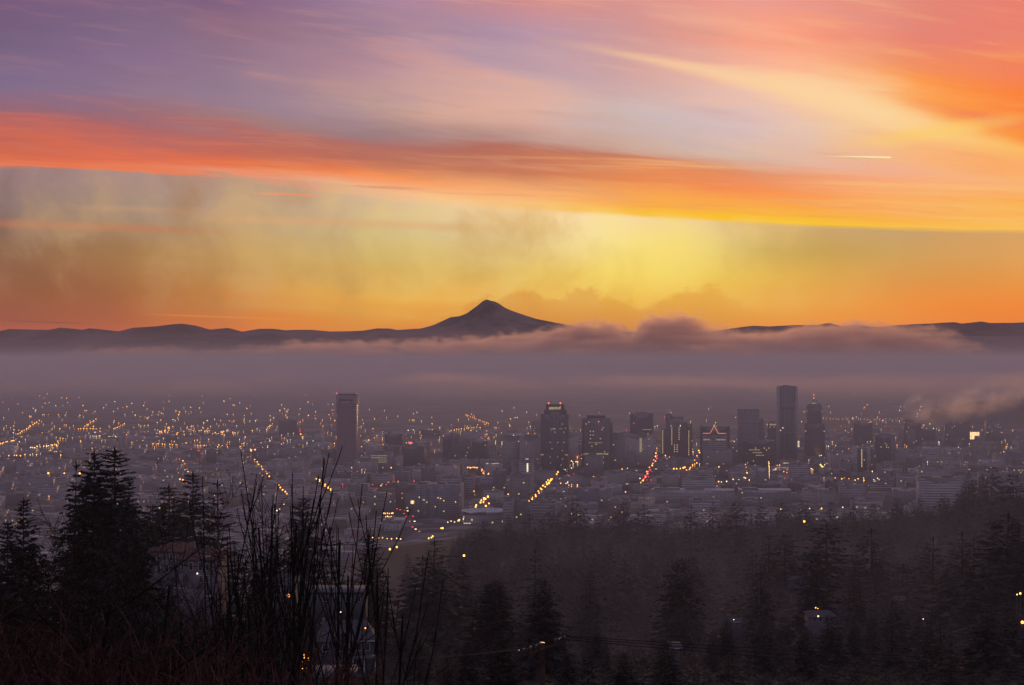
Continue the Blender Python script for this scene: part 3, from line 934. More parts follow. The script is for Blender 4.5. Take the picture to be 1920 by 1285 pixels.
# --- the southern towers
for (nm, lab, a, b_, yt, Y, yb, fm, extra) in (
    ("apartment_tower", "dark squat tower south of the pyramid-crowned tower", 1600, 1634, 793, 3350, 833, F_dark, (1604, 1612, 790.5)),
    ("office_tower", "dark broad tower with a few lit windows and pale edge", 1640, 1676, 815.5, 2900, 866, F_dark, (1646, 1668, 813)),
    ("apartment_tower", "dark twin-stepped tower with a raised roof housing", 1694, 1726, 792, 3350, 836, F_dark, (1697, 1714, 786.5)),
    ("apartment_tower", "dark slim tower directly in front of the twin-stepped tower", 1703, 1716, 806, 3050, 842, F_grey, (1706, 1711, 804)),
    ("office_building", "low dark slab beside the twin-stepped tower", 1722, 1752, 805.5, 3350, 827, F_dark, (1728, 1740, 804)),
    ("apartment_tower", "grey apartment tower with raised roof block beside the floodlit hall", 1790, 1816, 787.5, 3450, 838, F_grey, (1797, 1807, 784)),
    ("apartment_tower", "grey apartment slab behind the steam wisp", 1771, 1791, 793, 3600, 838, F_grey, (1776, 1784, 790.5)),
    ("apartment_tower", "southernmost dark apartment tower past the floodlit hall", 1848, 1877, 788, 3500, 827, F_grey, (1856, 1868, 785)),
    ("office_building", "dark block with lit top floor beside the tallest tower", 1439, 1458, 792, 3250, 852, F_dark, (1444, 1454, 790)),
    ("office_building", "grey corner block with lit floors under the striped tower", 1392, 1452, 826, 2700, 872, F_dark, (1400, 1420, 823)),
    ("office_tower", "dark tower with red roof sign in the northern blocks", 753, 797, 836, 2900, 874, F_dark, (764, 784, 834)),
    ("office_tower", "slim dark tower with a steam wisp on its roof", 831, 843, 819, 3100, 862, F_dark, (833, 839, 817.5)),
    ("office_tower", "mid-grey tower standing close beside the slim dark tower", 845, 862, 815, 3250, 862, F_grey, (848, 856, 813)),
    ("office_building", "dark tower with low pyramid roof cap north of the stepped tower", 886, 915, 827, 3100, 862, F_dark, (891, 908, 824)),
    ("hotel", "dark squat block far north beyond the bare saplings", 526, 558, 787, 3900, 816, F_dark, (532, 550, 785)),
    ("office_building", "pale stone block with tan lit floors beside the mauve slab", 697, 735, 848, 2900, 884, F_pale2, (703, 722, 845)),
    ("office_building", "light ribbed block next to the pale stone block", 729, 754, 853, 2850, 882, F_pale, (734, 746, 851)),
    ("office_building", "white arcaded building in front of the mauve slab", 668, 706, 862, 2850, 888, F_pale, (676, 690, 859)),
    ("office_building", "tall pale ribbed block north of the stepped tower", 944, 976, 820, 2950, 880, F_grid, (950, 964, 817)),
    ("office_building", "pale stone block with bright corner beside the stepped tower", 976, 1016, 818, 2900, 882, F_pale, (984, 1000, 815)),
    ("office_building", "low dark office slab behind the stepped tower", 998, 1018, 789, 3400, 815, F_grey, (1002, 1010, 787.5)),
    ("office_building", "pale gridded office block below the terraced tower", 1097, 1130, 853, 2700, 892, F_grid, (1104, 1118, 850)),
    ("office_building", "grey striped side block behind the gridded office", 1140, 1172, 815, 3000, 880, F_grid, (1146, 1160, 812)),
    ("hotel", "cream corner building with arched window below the pale blocks", 960, 974, 866, 2600, 890, F_pale, (962, 968, 863)),
    ("office_building", "white banded block with a lit sign shaft", 974, 1000, 862, 2580, 896, F_stripe2, (978, 990, 859)),
    ("office_building", "low banded block at the bend of the lamp-lit avenue", 1001, 1041, 884, 2880, 906, F_stripe2, (1008, 1024, 882)),
    ("office_building", "broad brown stone block beside the lamp-lit avenue", 958, 996, 888, 2440, 930, F_pale2, (962, 976, 886)),
    ("apartment_block", "wide pale apartment slab with rows of balconies", 782, 866, 907, 2250, 968, F_balc, (786, 800, 904)),
    ("apartment_block", "narrow apartment slab end beside the wide balcony slab", 843, 868, 909, 2290, 962, F_balc, (848, 858, 907)),
    ("office_building", "long pale hotel with white horizontal bands above the treetops", 1722, 1796, 895, 2300, 938, F_stripe2, (1726, 1746, 893)),
    ("office_building", "banded wedge-fronted block beside the round stadium", 944, 962, 934, 2130, 985, F_stripe2, (948, 956, 932)),
    ("apartment_block", "tall narrow flats with square windows beside the wedge-fronted block", 962, 990, 938, 2150, 985, F_grey, (966, 978, 936)),
    ("office_building", "long low hall with bright white roof edge across the centre", 1221, 1376, 918, 2500, 934, F_white, (1250, 1275, 915.5)),
    ("office_building", "long pale-roofed hall behind the southern treetops", 1385, 1482, 918, 2480, 932, F_white, (1392, 1420, 915)),
    ("office_building", "brown hall with lit corner just above the dark treetops", 1140, 1182, 938, 2200, 960, F_brick2, (1146, 1160, 936)),
    ("office_building", "banded brown office slab at the edge of the wood", 998, 1042, 938, 2200, 962, F_stripe, (1004, 1020, 936)),
    ("office_building", "pale lit frontage block on the street of red lights", 760, 784, 924, 2350, 944, F_grid, (764, 774, 922)),
    ("office_building", "tan brick block north of the balcony slab", 744, 782, 908, 2400, 930, F_brick2, (750, 764, 906)),
):
    t = Tower(nm, lab, a, b_, Y, yb, "tower" if "tower" in nm else "building")
    dd = max(8.0, min(24.0, t.w * 0.45))
    t.box("shaft" if "tower" in nm else "main_block", fm, a, b_, yt, None, -dd, dd)
    t.box("roof_housing", M_mech, extra[0], extra[1], extra[2], yt + 0.2, -dd * 0.5, dd * 0.4)
    t.box("parapet", M_conc, a - 0.3, b_ + 0.3, yt - 0.55, yt + 0.35, -dd - 0.25, -dd + 0.5)
    r_ = random.Random(int(a * 7))
    if t.Y < 3400:
        t.roof_units(a, b_, yt, 2, int(a), 3.0, dd * 0.8)
    if lab.startswith("dark broad"):
        for q in ((1658, 831), (1661, 834), (1664, 838), (1660, 838)):
            t.lamp("lit_window", q[0], q[1], 0.6, G_yel, -dd - 0.2)
        t.box("side_pier", F_pale2, 1668, 1676, 817, None, -dd - 1.0, dd - 1)
    if lab.startswith("pale stone block with tan"):
        for k in range(4):
            t.box("lit_floor", L_floor, a + 1, b_ - 6, 853 + k * 4, 854.2 + k * 4, -dd - 0.4, -dd + 0.2)
    if "lit sign shaft" in lab:
        t.box("lit_sign", L_shop, 989, 992, 868, 884, -dd - 0.6, -dd + 0.2)
        t.box("lit_sign", L_shop, 987, 992.5, 859.5, 861, -dd - 0.6, -dd + 0.2)
    if "red roof sign" in lab:
        t.box("roof_sign", glow("red_roof_sign", (1, 0.15, 0.12), 1.6), 769, 777, 828, 831, -dd, -dd + 0.6)
    if lab.startswith("dark tower with low pyramid"):
        t.shape("roof_cap", M_crown, lambda b: b.prism([(t.lx(890), -12), (t.lx(911), -12), (t.lx(911), 12), (t.lx(890), 12)], t.lz(827), t.lz(822), scale=0.35))
    if "street of red lights" in lab:
        t.box("lit_frontage", L_bright, 772, 782, 938, 944, -dd - 0.5, -dd + 0.2)
    if "lit floors under" in lab:
        for k in range(3):
            t.box("lit_floor", L_floor, 1404 + 6 * k, 1424 + 4 * k, 842 + k * 5, 843.5 + k * 5, -dd - 0.4, -dd + 0.2)
    if "lit top floor" in lab:
        t.box("lit_floor", L_floor, 1442, 1456, 794.5, 797.5, -dd - 0.4, -dd + 0.2)
    if "wide pale apartment" in lab:
        for k in range(5):
            p0 = 788 + k * 16
            t.box("balcony_stack", F_balc, p0, p0 + 5, 909, None, -dd - 1.5, -dd + 0.1)
        for q in ((838, 936), (832, 932), (792, 930), (860, 938)):
            t.lamp("lit_window", q[0], q[1], 0.7, G_yel, -dd - 1.6)

# --- pale block with pillared front and lit stair strip
t = Tower("office_building", "block of two pale piers flanking a dark front with a lit stair strip", 1600, 1641, 2750, 886)
t.box("main_block", F_dark, 1604, 1630, 840, None, -12, 16)
t.box("pier", M_conc, 1600, 1606.5, 838, None, -16, 14)
t.box("pier", M_conc, 1624, 1630.5, 839, None, -16, 14)
t.box("side_wing", F_brick2, 1630.4, 1641, 842, None, -10, 14)


wm_ = glow("stair_strip_lamps", (1.0, 0.74, 0.35), 1.0)
for i in range(13):
    t.box("lit_window", wm_, 1614, 1615.6, 842.2 + i * 2.6, 843.8 + i * 2.6, -12.4, -11.9)
# --- floodlit hall in the south
t = Tower("office_building", "floodlit hall front glowing pale gold among the southern towers", 1816, 1838, 3350, 828)
t.box("main_block", F_pale, 1816, 1838, 808, None, -10, 18)
t.box("lit_frontage", L_bright, 1818, 1835, 810, 817, -10.5, -9.9)
t.box("lit_frontage", L_bright, 1818, 1826, 817.1, 823.5, -10.5, -9.9)
# --- round stadium with a curved roof
t = Tower("stadium", "round stadium with a pale curved stand roof at the foot of the hill", 868, 948, 2180, 992, "stadium")


def ring(b, r0, r1, z0, z1, a0, a1, n=26, th=1.2):
    for i in range(n):
        p, q = a0 + (a1 - a0) * i / n, a0 + (a1 - a0) * (i + 1) / n
        k = 1.25
        P = lambda r, a, z: (r * math.cos(a), r * math.sin(a) * k, z)
        b.quad(P(r0, p, z0), P(r0, q, z0), P(r1, q, z1), P(r1, p, z1))
        b.quad(P(r0, p, z0 - th), P(r1, p, z1 - th), P(r1, q, z1 - th), P(r0, q, z0 - th))
        b.quad(P(r1, p, z1), P(r1, q, z1), P(r1, q, z1 - th), P(r1, p, z1 - th))
        b.quad(P(r0, p, z0), P(r0, p, z0 - th), P(r0, q, z0 - th), P(r0, q, z0))


t.shape("stand_roof", M_roofw, lambda b: ring(b, 17, 30, 11, 15, R(-75), R(215)))
t.shape("stand", M_conc, lambda b: ring(b, 15, 29, 2, 9, 0, 2 * PI, 32))
t.shape("outer_wall", F_grid, lambda b: [b.quad((29 * math.cos(p), 36.2 * math.sin(p), -2), (29 * math.cos(q), 36.2 * math.sin(q), -2), (29 * math.cos(q), 36.2 * math.sin(q), 11), (29 * math.cos(p), 36.2 * math.sin(p), 11)) for p, q in [(2 * PI * i / 32, 2 * PI * (i + 1) / 32) for i in range(32)]])
t.shape("pitch", mat("pitch_turf", (0.03, 0.06, 0.025), 0.95), lambda b: b.prism([(14 * math.cos(2 * PI * i / 24), 17 * math.sin(2 * PI * i / 24)) for i in range(24)], -2, 1.0))
t.box("lit_entrance", L_shop, 877, 890, 976, 979.5, -37.5, -36.6)
# --- church spire
t = Tower("church", "dark church with a thin pointed spire north of the stepped tower", 893, 907, 2650, 890, "church")
t.box("nave", F_brick2, 893, 907, 882, None, -6, 16)
t.box("steeple", F_dark, 897, 902, 872, None, -8, -4)
t.shape("spire", M_steel, lambda b: b.prism([(t.lx(896.8), -8.2), (t.lx(902.2), -8.2), (t.lx(902.2), -3.8), (t.lx(896.8), -3.8)], t.lz(872), t.lz(856), scale=0.05))
t = Tower("church", "church with a dark spire just above the wooded ridge", 1070, 1078, 2150, 975, "church")
t.box("nave", F_brick2, 1066, 1082, 958, None, -6, 16)
t.box("steeple", F_dark, 1071.5, 1076.5, 948, None, -9, -5)
t.shape("spire", M_steel, lambda b: b.prism([(t.lx(1071.2), -9.2), (t.lx(1076.8), -9.2), (t.lx(1076.8), -4.8), (t.lx(1071.2), -4.8)], t.lz(948), t.lz(926), scale=0.04))

# ------------------------------------------------------------------ ordinary blocks, laid out on the street grid
E1 = Vector((math.sin(GA), math.cos(GA), 0))
E2 = Vector((math.cos(GA), -math.sin(GA), 0))
MARKS = [(651, "the mauve slab tower"), (775, "the dark tower with the red roof sign"), (824, "the wide balcony slab"), (908, "the round stadium"), (975, "the pale stone blocks"), (1041, "the stepped tower"),
         (1120, "the terraced bronze tower"), (1203, "the dark box tower"), (1268, "the arched brick tower"), (1340, "the block with the light-string tree"), (1405, "the striped tower"),
         (1475, "the tallest tower"), (1526, "the pyramid-crowned tower"), (1620, "the pale-piered block"), (1660, "the dark broad tower"), (1710, "the twin-stepped tower"), (1760, "the white banded hotel"), (1827, "the floodlit hall"),
         (1870, "the southernmost tower"), (542, "the dark squat far block"), (430, "the bare saplings"), (190, "the paired tall firs"), (365, "the broad dark fir")]


def mark(px):
    return min(MARKS, key=lambda k: abs(k[0] - px))[1]


# where the street lights stand (chart positions), so that the streets stay open
LAMPS = []      # (px, py, colour, size)
r_ = random.Random(99)


def row(p, n, col='w', s=1.0, jit=1.2, dbl=0.0):
    for i in range(n):
        f = i / max(1, n - 1) * (len(p) - 1)
        k = min(int(f), len(p) - 2)
        f -= k
        x = p[k][0] + (p[k + 1][0] - p[k][0]) * f + r_.uniform(-jit, jit) + (dbl if i % 2 else -dbl)
        y = p[k][1] + (p[k + 1][1] - p[k][1]) * f + r_.uniform(-jit, jit) * 0.5
        c = r_.choice(col)
        LAMPS.append((x, y, c, s * r_.uniform(0.8, 1.25)))


row([(994, 940), (1012, 920), (1028, 903), (1042, 890)], 20, 'wwwwo', 1.25, 1.5, 2.2)
row([(1028, 906), (1046, 886)], 4, 'w', 1.5)
row([(1100, 828), (1119, 810)], 10, 'oroow', 0.8, 1.0, 1.0)  # stands for lights reflected at the terraced tower, added as post lamps
row([(1016, 872), (1023, 868)], 3, 'w', 0.95)
row([(1048, 872), (1055, 867)], 3, 'wy', 0.9)
row([(1202, 905), (1214, 888), (1226, 866), (1232, 850)], 17, 'wwwor', 1.05, 1.4, 1.6)
row([(1205, 902), (1217, 884)], 5, 'rr', 1.0, 1.5)
row([(1290, 882), (1304, 868), (1311, 845)], 11, 'wwoo', 0.95, 1.5, 1.5)
row([(864, 975), (885, 955), (903, 938), (918, 930)], 13, 'wwwy', 1.3, 1.8, 2.0)
row([(897, 955), (918, 946), (905, 940), (914, 932)], 6, 'w', 1.35, 1.5)
row([(595, 898), (622, 920)], 11, 'wwwy', 1.15, 1.2, 1.2)
row([(518, 907), (538, 926)], 6, 'w', 1.15)
row([(479, 862), (504, 893)], 8, 'wwwr', 0.95, 1.0, .8)
row([(34, 814), (73, 789)], 11, 'wwwo', 0.75, 0.8)
row([(140, 804), (187, 804)], 9, 'wwor', 0.7, 1.0)
row([(160, 799), (176, 789)], 6, 'w', 0.7)
row([(215, 803), (234, 795)], 6, 'wo', 0.7)
row([(296, 812), (320, 802)], 12, 'wwoy', 0.75, 4.5)
row([(470, 846), (478, 842)], 6, 'wwyo', 0.8, 3)
row([(338, 860), (353, 884)], 6, 'wwr', 0.95, 2)
row([(338, 898), (352, 905)], 4, 'wr', 1.0, 2)
row([(874, 778), (916, 794)], 12, 'wwoo', 0.6, 0.7)
row([(852, 806), (893, 801)], 10, 'wy', 0.6, 1.0)
row([(1544, 784), (1690, 786)], 26, 'yvw', 0.26, 1.6)
row([(785, 910), (800, 903)], 5, 'wwo', 1.15, 2)
row([(720, 963), (737, 963)], 6, 'w', 0.9)
row([(722, 969), (734, 969)], 4, 'yv', 0.9)
row([(700, 1008), (752, 1011)], 7, 'wy', 0.9, 1.5)
row([(804, 1010), (812, 1006)], 3, 'w', 1.4)
row([(826, 991), (830, 990)], 2, 'wy', 1.4)
row([(840, 979), (866, 975)], 6, 'wyv', 1.0, 3.5)
row([(90, 845), (108, 830)], 8, 'wwy', 0.8, 6)
row([(18, 855), (70, 852)], 8, 'wwv', 0.8, 2)
row([(54, 840), (104, 836)], 9, 'vywv', 0.9, 4)
row([(90, 888), (150, 888)], 3, 'w', 1.35, 1)
row([(0, 832), (24, 826)], 7, 'ww', 0.8, 2)
row([(170, 818), (186, 818)], 5, 'v', 0.6, 1)
row([(205, 819), (215, 818)], 4, 'vy', 0.65)
row([(285, 832), (330, 834)], 8, 'w', 0.7, 2)
row([(365, 835), (410, 835)], 9, 'wyw', 0.65, 1)
row([(352, 800), (440, 815)], 26, 'wwyv', 0.65, 10)
row([(530, 775), (560, 800)], 10, 'wwroy', 0.6, 3)
row([(560, 805), (570, 820)], 5, 'rrw', 0.75, 3)
row([(500, 805), (510, 795)], 6, 'wy', 0.6, 2)
row([(1620, 868), (1625, 864)], 2, 'w', 1.2)
row([(1441, 860), (1443, 890)], 11, 'y', 0.75, 0.6)
row([(1538, 872), (1542, 876)], 3, 'w', 1.2)
row([(1456, 870), (1480, 900)], 8, 'wor', 0.9, 6)
row([(1560, 896), (1620, 900)], 8, 'wwoy', 0.9, 4)
row([(1262, 880), (1286, 876)], 5, 'wwy', 1.2, 2)
row([(1400, 876), (1404, 900)], 3, 'w', 1.5, 2)
row([(1224, 925), (1226, 926)], 1, 'w', 1.6)
row([(1350, 905), (1402, 895)], 6, 'wyv', 0.9, 5)
row([(1056, 905), (1080, 912)], 8, 'yvw', 0.8, 6)
row([(895, 877), (915, 890)], 8, 'woy', 0.95, 4)
row([(877, 877), (894, 877)], 6, 'w', 0.9, 1)
row([(1060, 880), (1085, 862)], 12, 'yvw', 0.8, 7)
row([(965, 928), (968, 925)], 3, 'y', 1.0, 2)
row([(1445, 960), (1600, 950)], 7, 'yv', 0.9, 8)
N_ROW = len(LAMPS)
# scattered lights thinning out with distance
for (n, x0, x1, y0, y1, cols, s0) in ((190, 0, 640, 765, 850, 'wwwyv', 0.46), (60, 640, 1000, 790, 850, 'wwyv', 0.42), (50, 1480, 1900, 790, 850, 'wyv', 0.42), (110, 0, 330, 735, 830, 'wwyyvo', 0.6), (130, 330, 640, 740, 850, 'wwyyvvr', 0.6), (28, 0, 640, 695, 742, 'vyr', 0.3), (120, 660, 1010, 765, 845, 'wwyyvr', 0.55),
                                      (22, 640, 1900, 715, 765, 'vyw', 0.32), (70, 1000, 1450, 765, 850, 'wyvvr', 0.55), (70, 1500, 1910, 752, 812, 'wyvvr', 0.5), (60, 640, 1000, 840, 930, 'wwyvr', 0.75),
                                      (75, 1000, 1720, 850, 925, 'wwyyvor', 0.75), (50, 60, 620, 840, 960, 'wwyvr', 0.8), (45, 1500, 1900, 810, 900, 'wyvv', 0.65)):
    for _ in range(n):
        y = y0 + (y1 - y0) * r_.random() ** 0.8
        LAMPS.append((r_.uniform(x0, x1), y, r_.choice(cols), s0 * r_.uniform(0.7, 1.4)))
CARS = [(699, 909, 1), (704, 916, 1), (707, 916, 1), (733, 926, 1), (744, 945, 1), (745, 954, 1), (751, 956, 1), (758, 963, 1), (763, 969, 1), (775, 969, 1), (769, 980, 1), (774, 988, 1), (760, 957, 0), (765, 958, 0), (778, 980, 0), (780, 992, 0),
        (787, 996, 1), (1213, 900, 1), (1216, 894, 1), (1222, 884, 1), (1220, 876, 1), (1065, 890, 1), (1076, 889, 1), (1228, 866, 1)]
KEEP = [(q[0], q[1], (EYE - 9.0) * F / (q[1] - HOR)) for q in LAMPS[:N_ROW] if q[1] > 760] + [(q[0], q[1] + 1.5, (EYE - 1.0) * F / (q[1] - HOR)) for q in CARS]
GEN = []
GF = [F_pale, F_pale2, F_grid, F_grey, F_brick2, F_ware, F_white, F_balc, F_stripe2, F_dark]
GN = ["pale stone", "cream concrete", "pale gridded", "grey glass", "red brick", "plain grey", "white-roofed", "balconied", "white banded", "dark bronze"]
r_ = random.Random(41)
P0 = Vector((0, 2040, 0))
for j in range(-5, 118):
    for i in range(-70, 70):
        c0 = P0 + E1 * (j * 79.0) + E2 * (i * 79.0)
        if abs(c0.x) > 0.335 * c0.y + 40 or c0.y < 1690:
            continue
        far = c0.y > 3700
        if far and r_.random() < (0.45 if c0.y < 5500 else 0.68):
            continue
        n = 1 if far else r_.choice((1, 2, 2, 3))
        for k in range(n):
            fx = r_.uniform(-22, 22)
            fy = (k - (n - 1) / 2) * 58.0 / n + r_.uniform(-3, 3)
            c = c0 + E1 * fy + E2 * fx
            w = r_.uniform(18, 52)
            d = (54.0 / n) * r_.uniform(0.6, 0.95)
            if far:
                w, d = r_.uniform(14, 60), r_.uniform(14, 50)
            px = 960 + c.x / c.y * F
            Y = c.y
            core = 1.0 if 690 < px < 1500 else (0.7 if px >= 1500 else 0.4)
            h = r_.uniform(7, 14) + (r_.random() ** 2.2) * 42 * core
            if far:
                h = r_.uniform(4, 9) + (r_.random() ** 5) * 22
            elif Y < 2300:
                h = r_.uniform(6, 14)
            g = gz(c.x, Y)
            if (g > 14 and Y < 2400) or (g > 5 and Y < 2030):
                continue
            pw = w / Y * F / 2
            ok = True
            hmax = 999
            for (a, b_, hy, yb, _l) in HEROES:
                if px + pw < a - 1 or px - pw > b_ + 1:
                    continue
                if abs(Y - hy) < d / 2 + 32:
                    ok = False
                    break
                if Y < hy:
                    hmax = min(hmax, EYE - (yb - HOR) / F * Y - g)
            if not ok:
                continue
            for (lx_, ly_, lY) in KEEP:
                if lY > Y - 8 and abs(px - lx_) < pw + 2.0:
                    hmax = min(hmax, EYE - (ly_ + 1.5 - HOR) / F * Y - g)
            lim = 838 if Y < 3000 else 806
            hmax = min(hmax, EYE - (lim - HOR) / F * Y - g)
            if hmax < 4:
                continue
            h = min(h, hmax * r_.uniform(0.8, 1.0))
            t_ = r_.choices(range(10), (8, 8, 6, 11, 7, 12, 13, 5, 6, 9))[0]
            GEN.append((w * h / Y / Y + 0.35 * w * d / Y / Y * (EYE - h) / Y, c, w, d, h, g, t_, px, Y, r_.random()))
GEN.sort(key=lambda q: -q[0])
N_OWN = 280


def block_into(b, w, d, h, seed, mi=0):
    q = random.Random(seed)
    b.box(-w / 2, w / 2, -d / 2, d / 2, -5, h, mi)
    b.box(-w / 2 - .15, w / 2 + .15, -d / 2 - .15, -d / 2 + .35, h - 0.4, h + 0.7, mi)
    for _ in range(q.choice((1, 2, 3))):
        a, c = q.uniform(-.4, .15) * w, q.uniform(-.35, .15) * d
        b.box(a, a + w * q.uniform(.1, .25), c, c + d * q.uniform(.12, .25), h - 0.2, h + q.uniform(1.2, 3.6), mi)


for k, (_s, c, w, d, h, g, t_, px, Y, rv) in enumerate(GEN[:N_OWN]):
    b = MB()
    q = random.Random(k)
    b.box(-w / 2, w / 2, -d / 2, d / 2, -5, h)
    nm = "office_building" if h > 22 else "low_building"
    o = b.build(nm, GF[t_], None, (c.x, c.y, g), (0, 0, -GA))
    hw = "tall" if h > 34 else ("mid-height" if h > 20 else "low")
    rel = "in front of" if any(a <= px <= b_ and hy > Y for (a, b_, hy, _y, _l) in HEROES) else "near"
    tag(o, f"{hw} {GN[t_]} flat-roofed building {rel} {mark(px)}", "building", "ordinary buildings of the city blocks")
    b = MB()
    for _ in range(1):
        a, e = q.uniform(-.4, .15) * w, q.uniform(-.35, .15) * d
        b.box(a, a + w * q.uniform(.12, .3), e, e + d * q.uniform(.15, .3), h - 0.2, h + q.uniform(1.4, 4.0))
    b.build("roof_housing", M_mech, o)
    b = MB()
    b.box(-w / 2 - .15, w / 2 + .15, -d / 2 - .15, -d / 2 + .35, h - 0.4, h + 0.8)
    b.build("parapet", M_conc, o)
b = MB()
for k, (_s, c, w, d, h, g, t_, px, Y, rv) in enumerate(GEN[N_OWN:]):
    b.M = Matrix.Translation((c.x, c.y, g)) @ Matrix.Rotation(-GA, 4, 'Z')
    block_into(b, w, d, h, k, t_)
stuff(b.build("distant_buildings", GF))["label"] = "haze-dimmed carpet of small buildings spreading to the ranges"
print("GEN", len(GEN))

# ------------------------------------------------------------------ street lights, traffic lights and cars in the city
LG = {'w': (G_warm, "orange"), 'y': (G_yel, "warm yellow"), 'v': (G_white, "white"), 'o': (glow("orange_lamp", (1.0, 0.33, 0.1), 3.4), "deep orange"), 'r': (G_tail, "red"), 'g': (G_green, "green")}
M_pole = mat("lamp_post_steel", (0.12, 0.12, 0.12), 0.6)


def lamp_into(b, x, Y, g, zc, r, mi=1):
    b.tube([(x, Y, g), (x, Y, zc - r * 0.5)], 0.14, 4, 0, cap=False)
    b.ball((x, Y, zc), r, mi, 6)


L2 = []
for (px, py, c, s) in LAMPS:
    hl = 9.0
    Y = (EYE - hl) * F / (py - HOR)
    x = (px - 960) / F * Y
    g = gz(x, Y)
    if Y < 2250 and g > 0.5:      # on the slope: walk in until the lamp sits over the ground
        for _ in range(60):
            zc = EYE - (py - HOR) / F * Y
            if zc - gz((px - 960) / F * Y, Y) > 7.0:
                break
            Y -= 12
        x = (px - 960) / F * Y
        g = gz(x, Y)
    L2.append((px, py, c, s, x, Y, g))
L2.sort(key=lambda q: q[5] / q[3])
cache = {}
far_b = {k: MB() for k in 'wyvorg'}
for k, (px, py, c, s, x, Y, g) in enumerate(L2):
    zc = EYE - (py - HOR) / F * Y
    rad = s * 1.3 / F * Y
    if k < 300:
        key = (c, round(rad, 1), round(min(30, max(4.0, zc - g)), 0))
        if key not in cache:
            b = MB()
            lamp_into(b, 0, 0, 0, key[2], key[1])
            cache[key] = b.mesh("street_lamp", [M_pole, LG[c][0]])
        o = link("street_lamp" if c != 'r' else "traffic_light", cache[key], None, (x, Y, zc - key[2]))
        tag(o, f"glowing {LG[c][1]} light on a post near {mark(px)}", "street lamp" if c != 'r' else "traffic light", "lamps lit along the city streets")
    else:
        lamp_into(far_b[c], x, Y, zc - 8, zc, rad, 0)
for c, b in far_b.items():
    if b.v:
        o = stuff(b.build("distant_street_lights", [LG[c][0]]))
        o["label"] = f"scatter of far {LG[c][1]} street lights dimmed by haze"

# cars on the avenue below the balcony slab, tail lamps lit
M_carp = [mat("car_paint_" + n, c, 0.35, 0.1, 1.0, 0.5) for n, c in (("dark", (0.03, 0.03, 0.035)), ("silver", (0.4, 0.4, 0.42)), ("blue", (0.04, 0.06, 0.14)))]
M_glass = mat("dark_glass", (0.02, 0.02, 0.025), 0.15, 0.1, 1.0, 0.5)
M_tyre = mat("tyre_rubber", (0.02, 0.02, 0.02), 0.9)


def car(kind, away):
    root = empty("car")
    b = MB()
    pr = [(-2.2, .35), (-2.25, .85), (-1.3, .98), (2.1, .98), (2.25, .4)]
    for (y0, z0), (y1, z1) in zip(pr, pr[1:]):
        b.quad((-.88, y0, z0), (.88, y0, z0), (.88, y1, z1), (-.88, y1, z1))
    b.box(-.88, .88, -2.2, 2.2, .3, .8)
    b.build("body", M_carp[kind], root)
    b = MB()
    b.prism([(-.8, -1.1), (.8, -1.1), (.8, 1.7), (-.8, 1.7)], .95, 1.48, scale=.74)
    b.build("cabin", M_glass, root)
    for sx in (-.85, .85):
        for sy in (-1.35, 1.35):
            b = MB()
            b.tube([(sx - .1, sy, .33), (sx + .1, sy, .33)], .33, 10)
            b.build("wheel", M_tyre, root)
    ye = -2.4 if away else -2.4
    for sx in (-.62, .62):
        b = MB()
        b.ball((sx, ye, .8), .62 if away else .7, 0, 8)
        b.build("tail_light" if away else "headlight", G_tail if away else G_white, root)
    return root


r_ = random.Random(5)
first = {}
for i, (px, py, aw) in enumerate(CARS):
    Y = EYE * F / (py + 0.8 - HOR)
    if Y < 2150:
        for _ in range(60):
            if EYE - (py - HOR) / F * Y - gz((px - 960) / F * Y, Y) > 0.75:
                break
            Y -= 8
    kd = r_.randrange(3)
    if (kd, aw) not in first:
        first[(kd, aw)] = o = car(kd, aw)
    else:
        o = copy_tree(first[(kd, aw)])
    x = (px - 960) / F * Y
    o.location = (x, Y, max(gz(x, Y), EYE - (py - HOR) / F * Y - 0.8))
    o.rotation_euler = (0, 0, -GA)
    what = ("dark", "silver", "blue")[kd]
    tag(o, f"{what} car with {'red tail lamps' if aw else 'white headlamps'} near {mark(px)}", "car", "cars on the city streets")

# traffic signals
for (px, py, c) in ((730, 936, 'g'), (734, 936, 'g'), (874, 911, 'g'), (878, 911, 'g'), (1555, 889, 'g'), (1369, 836, 'g'), (347, 881, 'g'), (440, 928, 'g'), (432, 932, 'r'), (1730, 890, 'g'), (587, 827, 'g')):
    Y = (EYE - 6) * F / (py - HOR)
    x = (px - 960) / F * Y
    o = empty("traffic_signal", (x, Y, gz(x, Y)), -GA)
    b = MB()
    b.tube([(4, 0, 0), (4, 0, 6.6), (0, 0, 6.8)], .12, 5)
    b.build("mast", M_pole, o)
    b = MB()
    b.box(-.3, .3, -.25, .25, 5.2, 6.7)
    b.build("signal_head", M_steel, o)
    b = MB()
    b.ball((0, -.5, 6.0), 1.25 / F * Y, 0, 8)
    b.build("lens", LG[c][0], o)
    tag(o, f"traffic signal on a mast showing {'green' if c == 'g' else 'red'} near {mark(px)}", "traffic signal", "traffic signals at the crossings")

# ------------------------------------------------------------------ trees
M_needle = mat("conifer_needles", (0.042, 0.042, 0.043), 0.9, 0.45, 0.9, 0.08, obj_vary=0.25)
M_needle_far = mat("conifer_needles_far", (0.036, 0.036, 0.040), 0.9, 0.4, 0.4, 0.05, obj_vary=0.3)
M_bark = mat("conifer_bark", (0.055, 0.042, 0.034), 0.95, 0.4, 3.0, 0.05)
M_twig = mat("bare_bark", (0.016, 0.012, 0.012), 0.9, 0.4, 6.0, 0.08)
M_redtwig = mat("red_twig_bark", (0.085, 0.036, 0.032), 0.85, 0.4, 5.0, 0.1)
M_fuzz = mat("bare_twigs_far", (0.040, 0.031, 0.033), 0.95, 0.35, 0.6, 0.02, obj_vary=0.3)


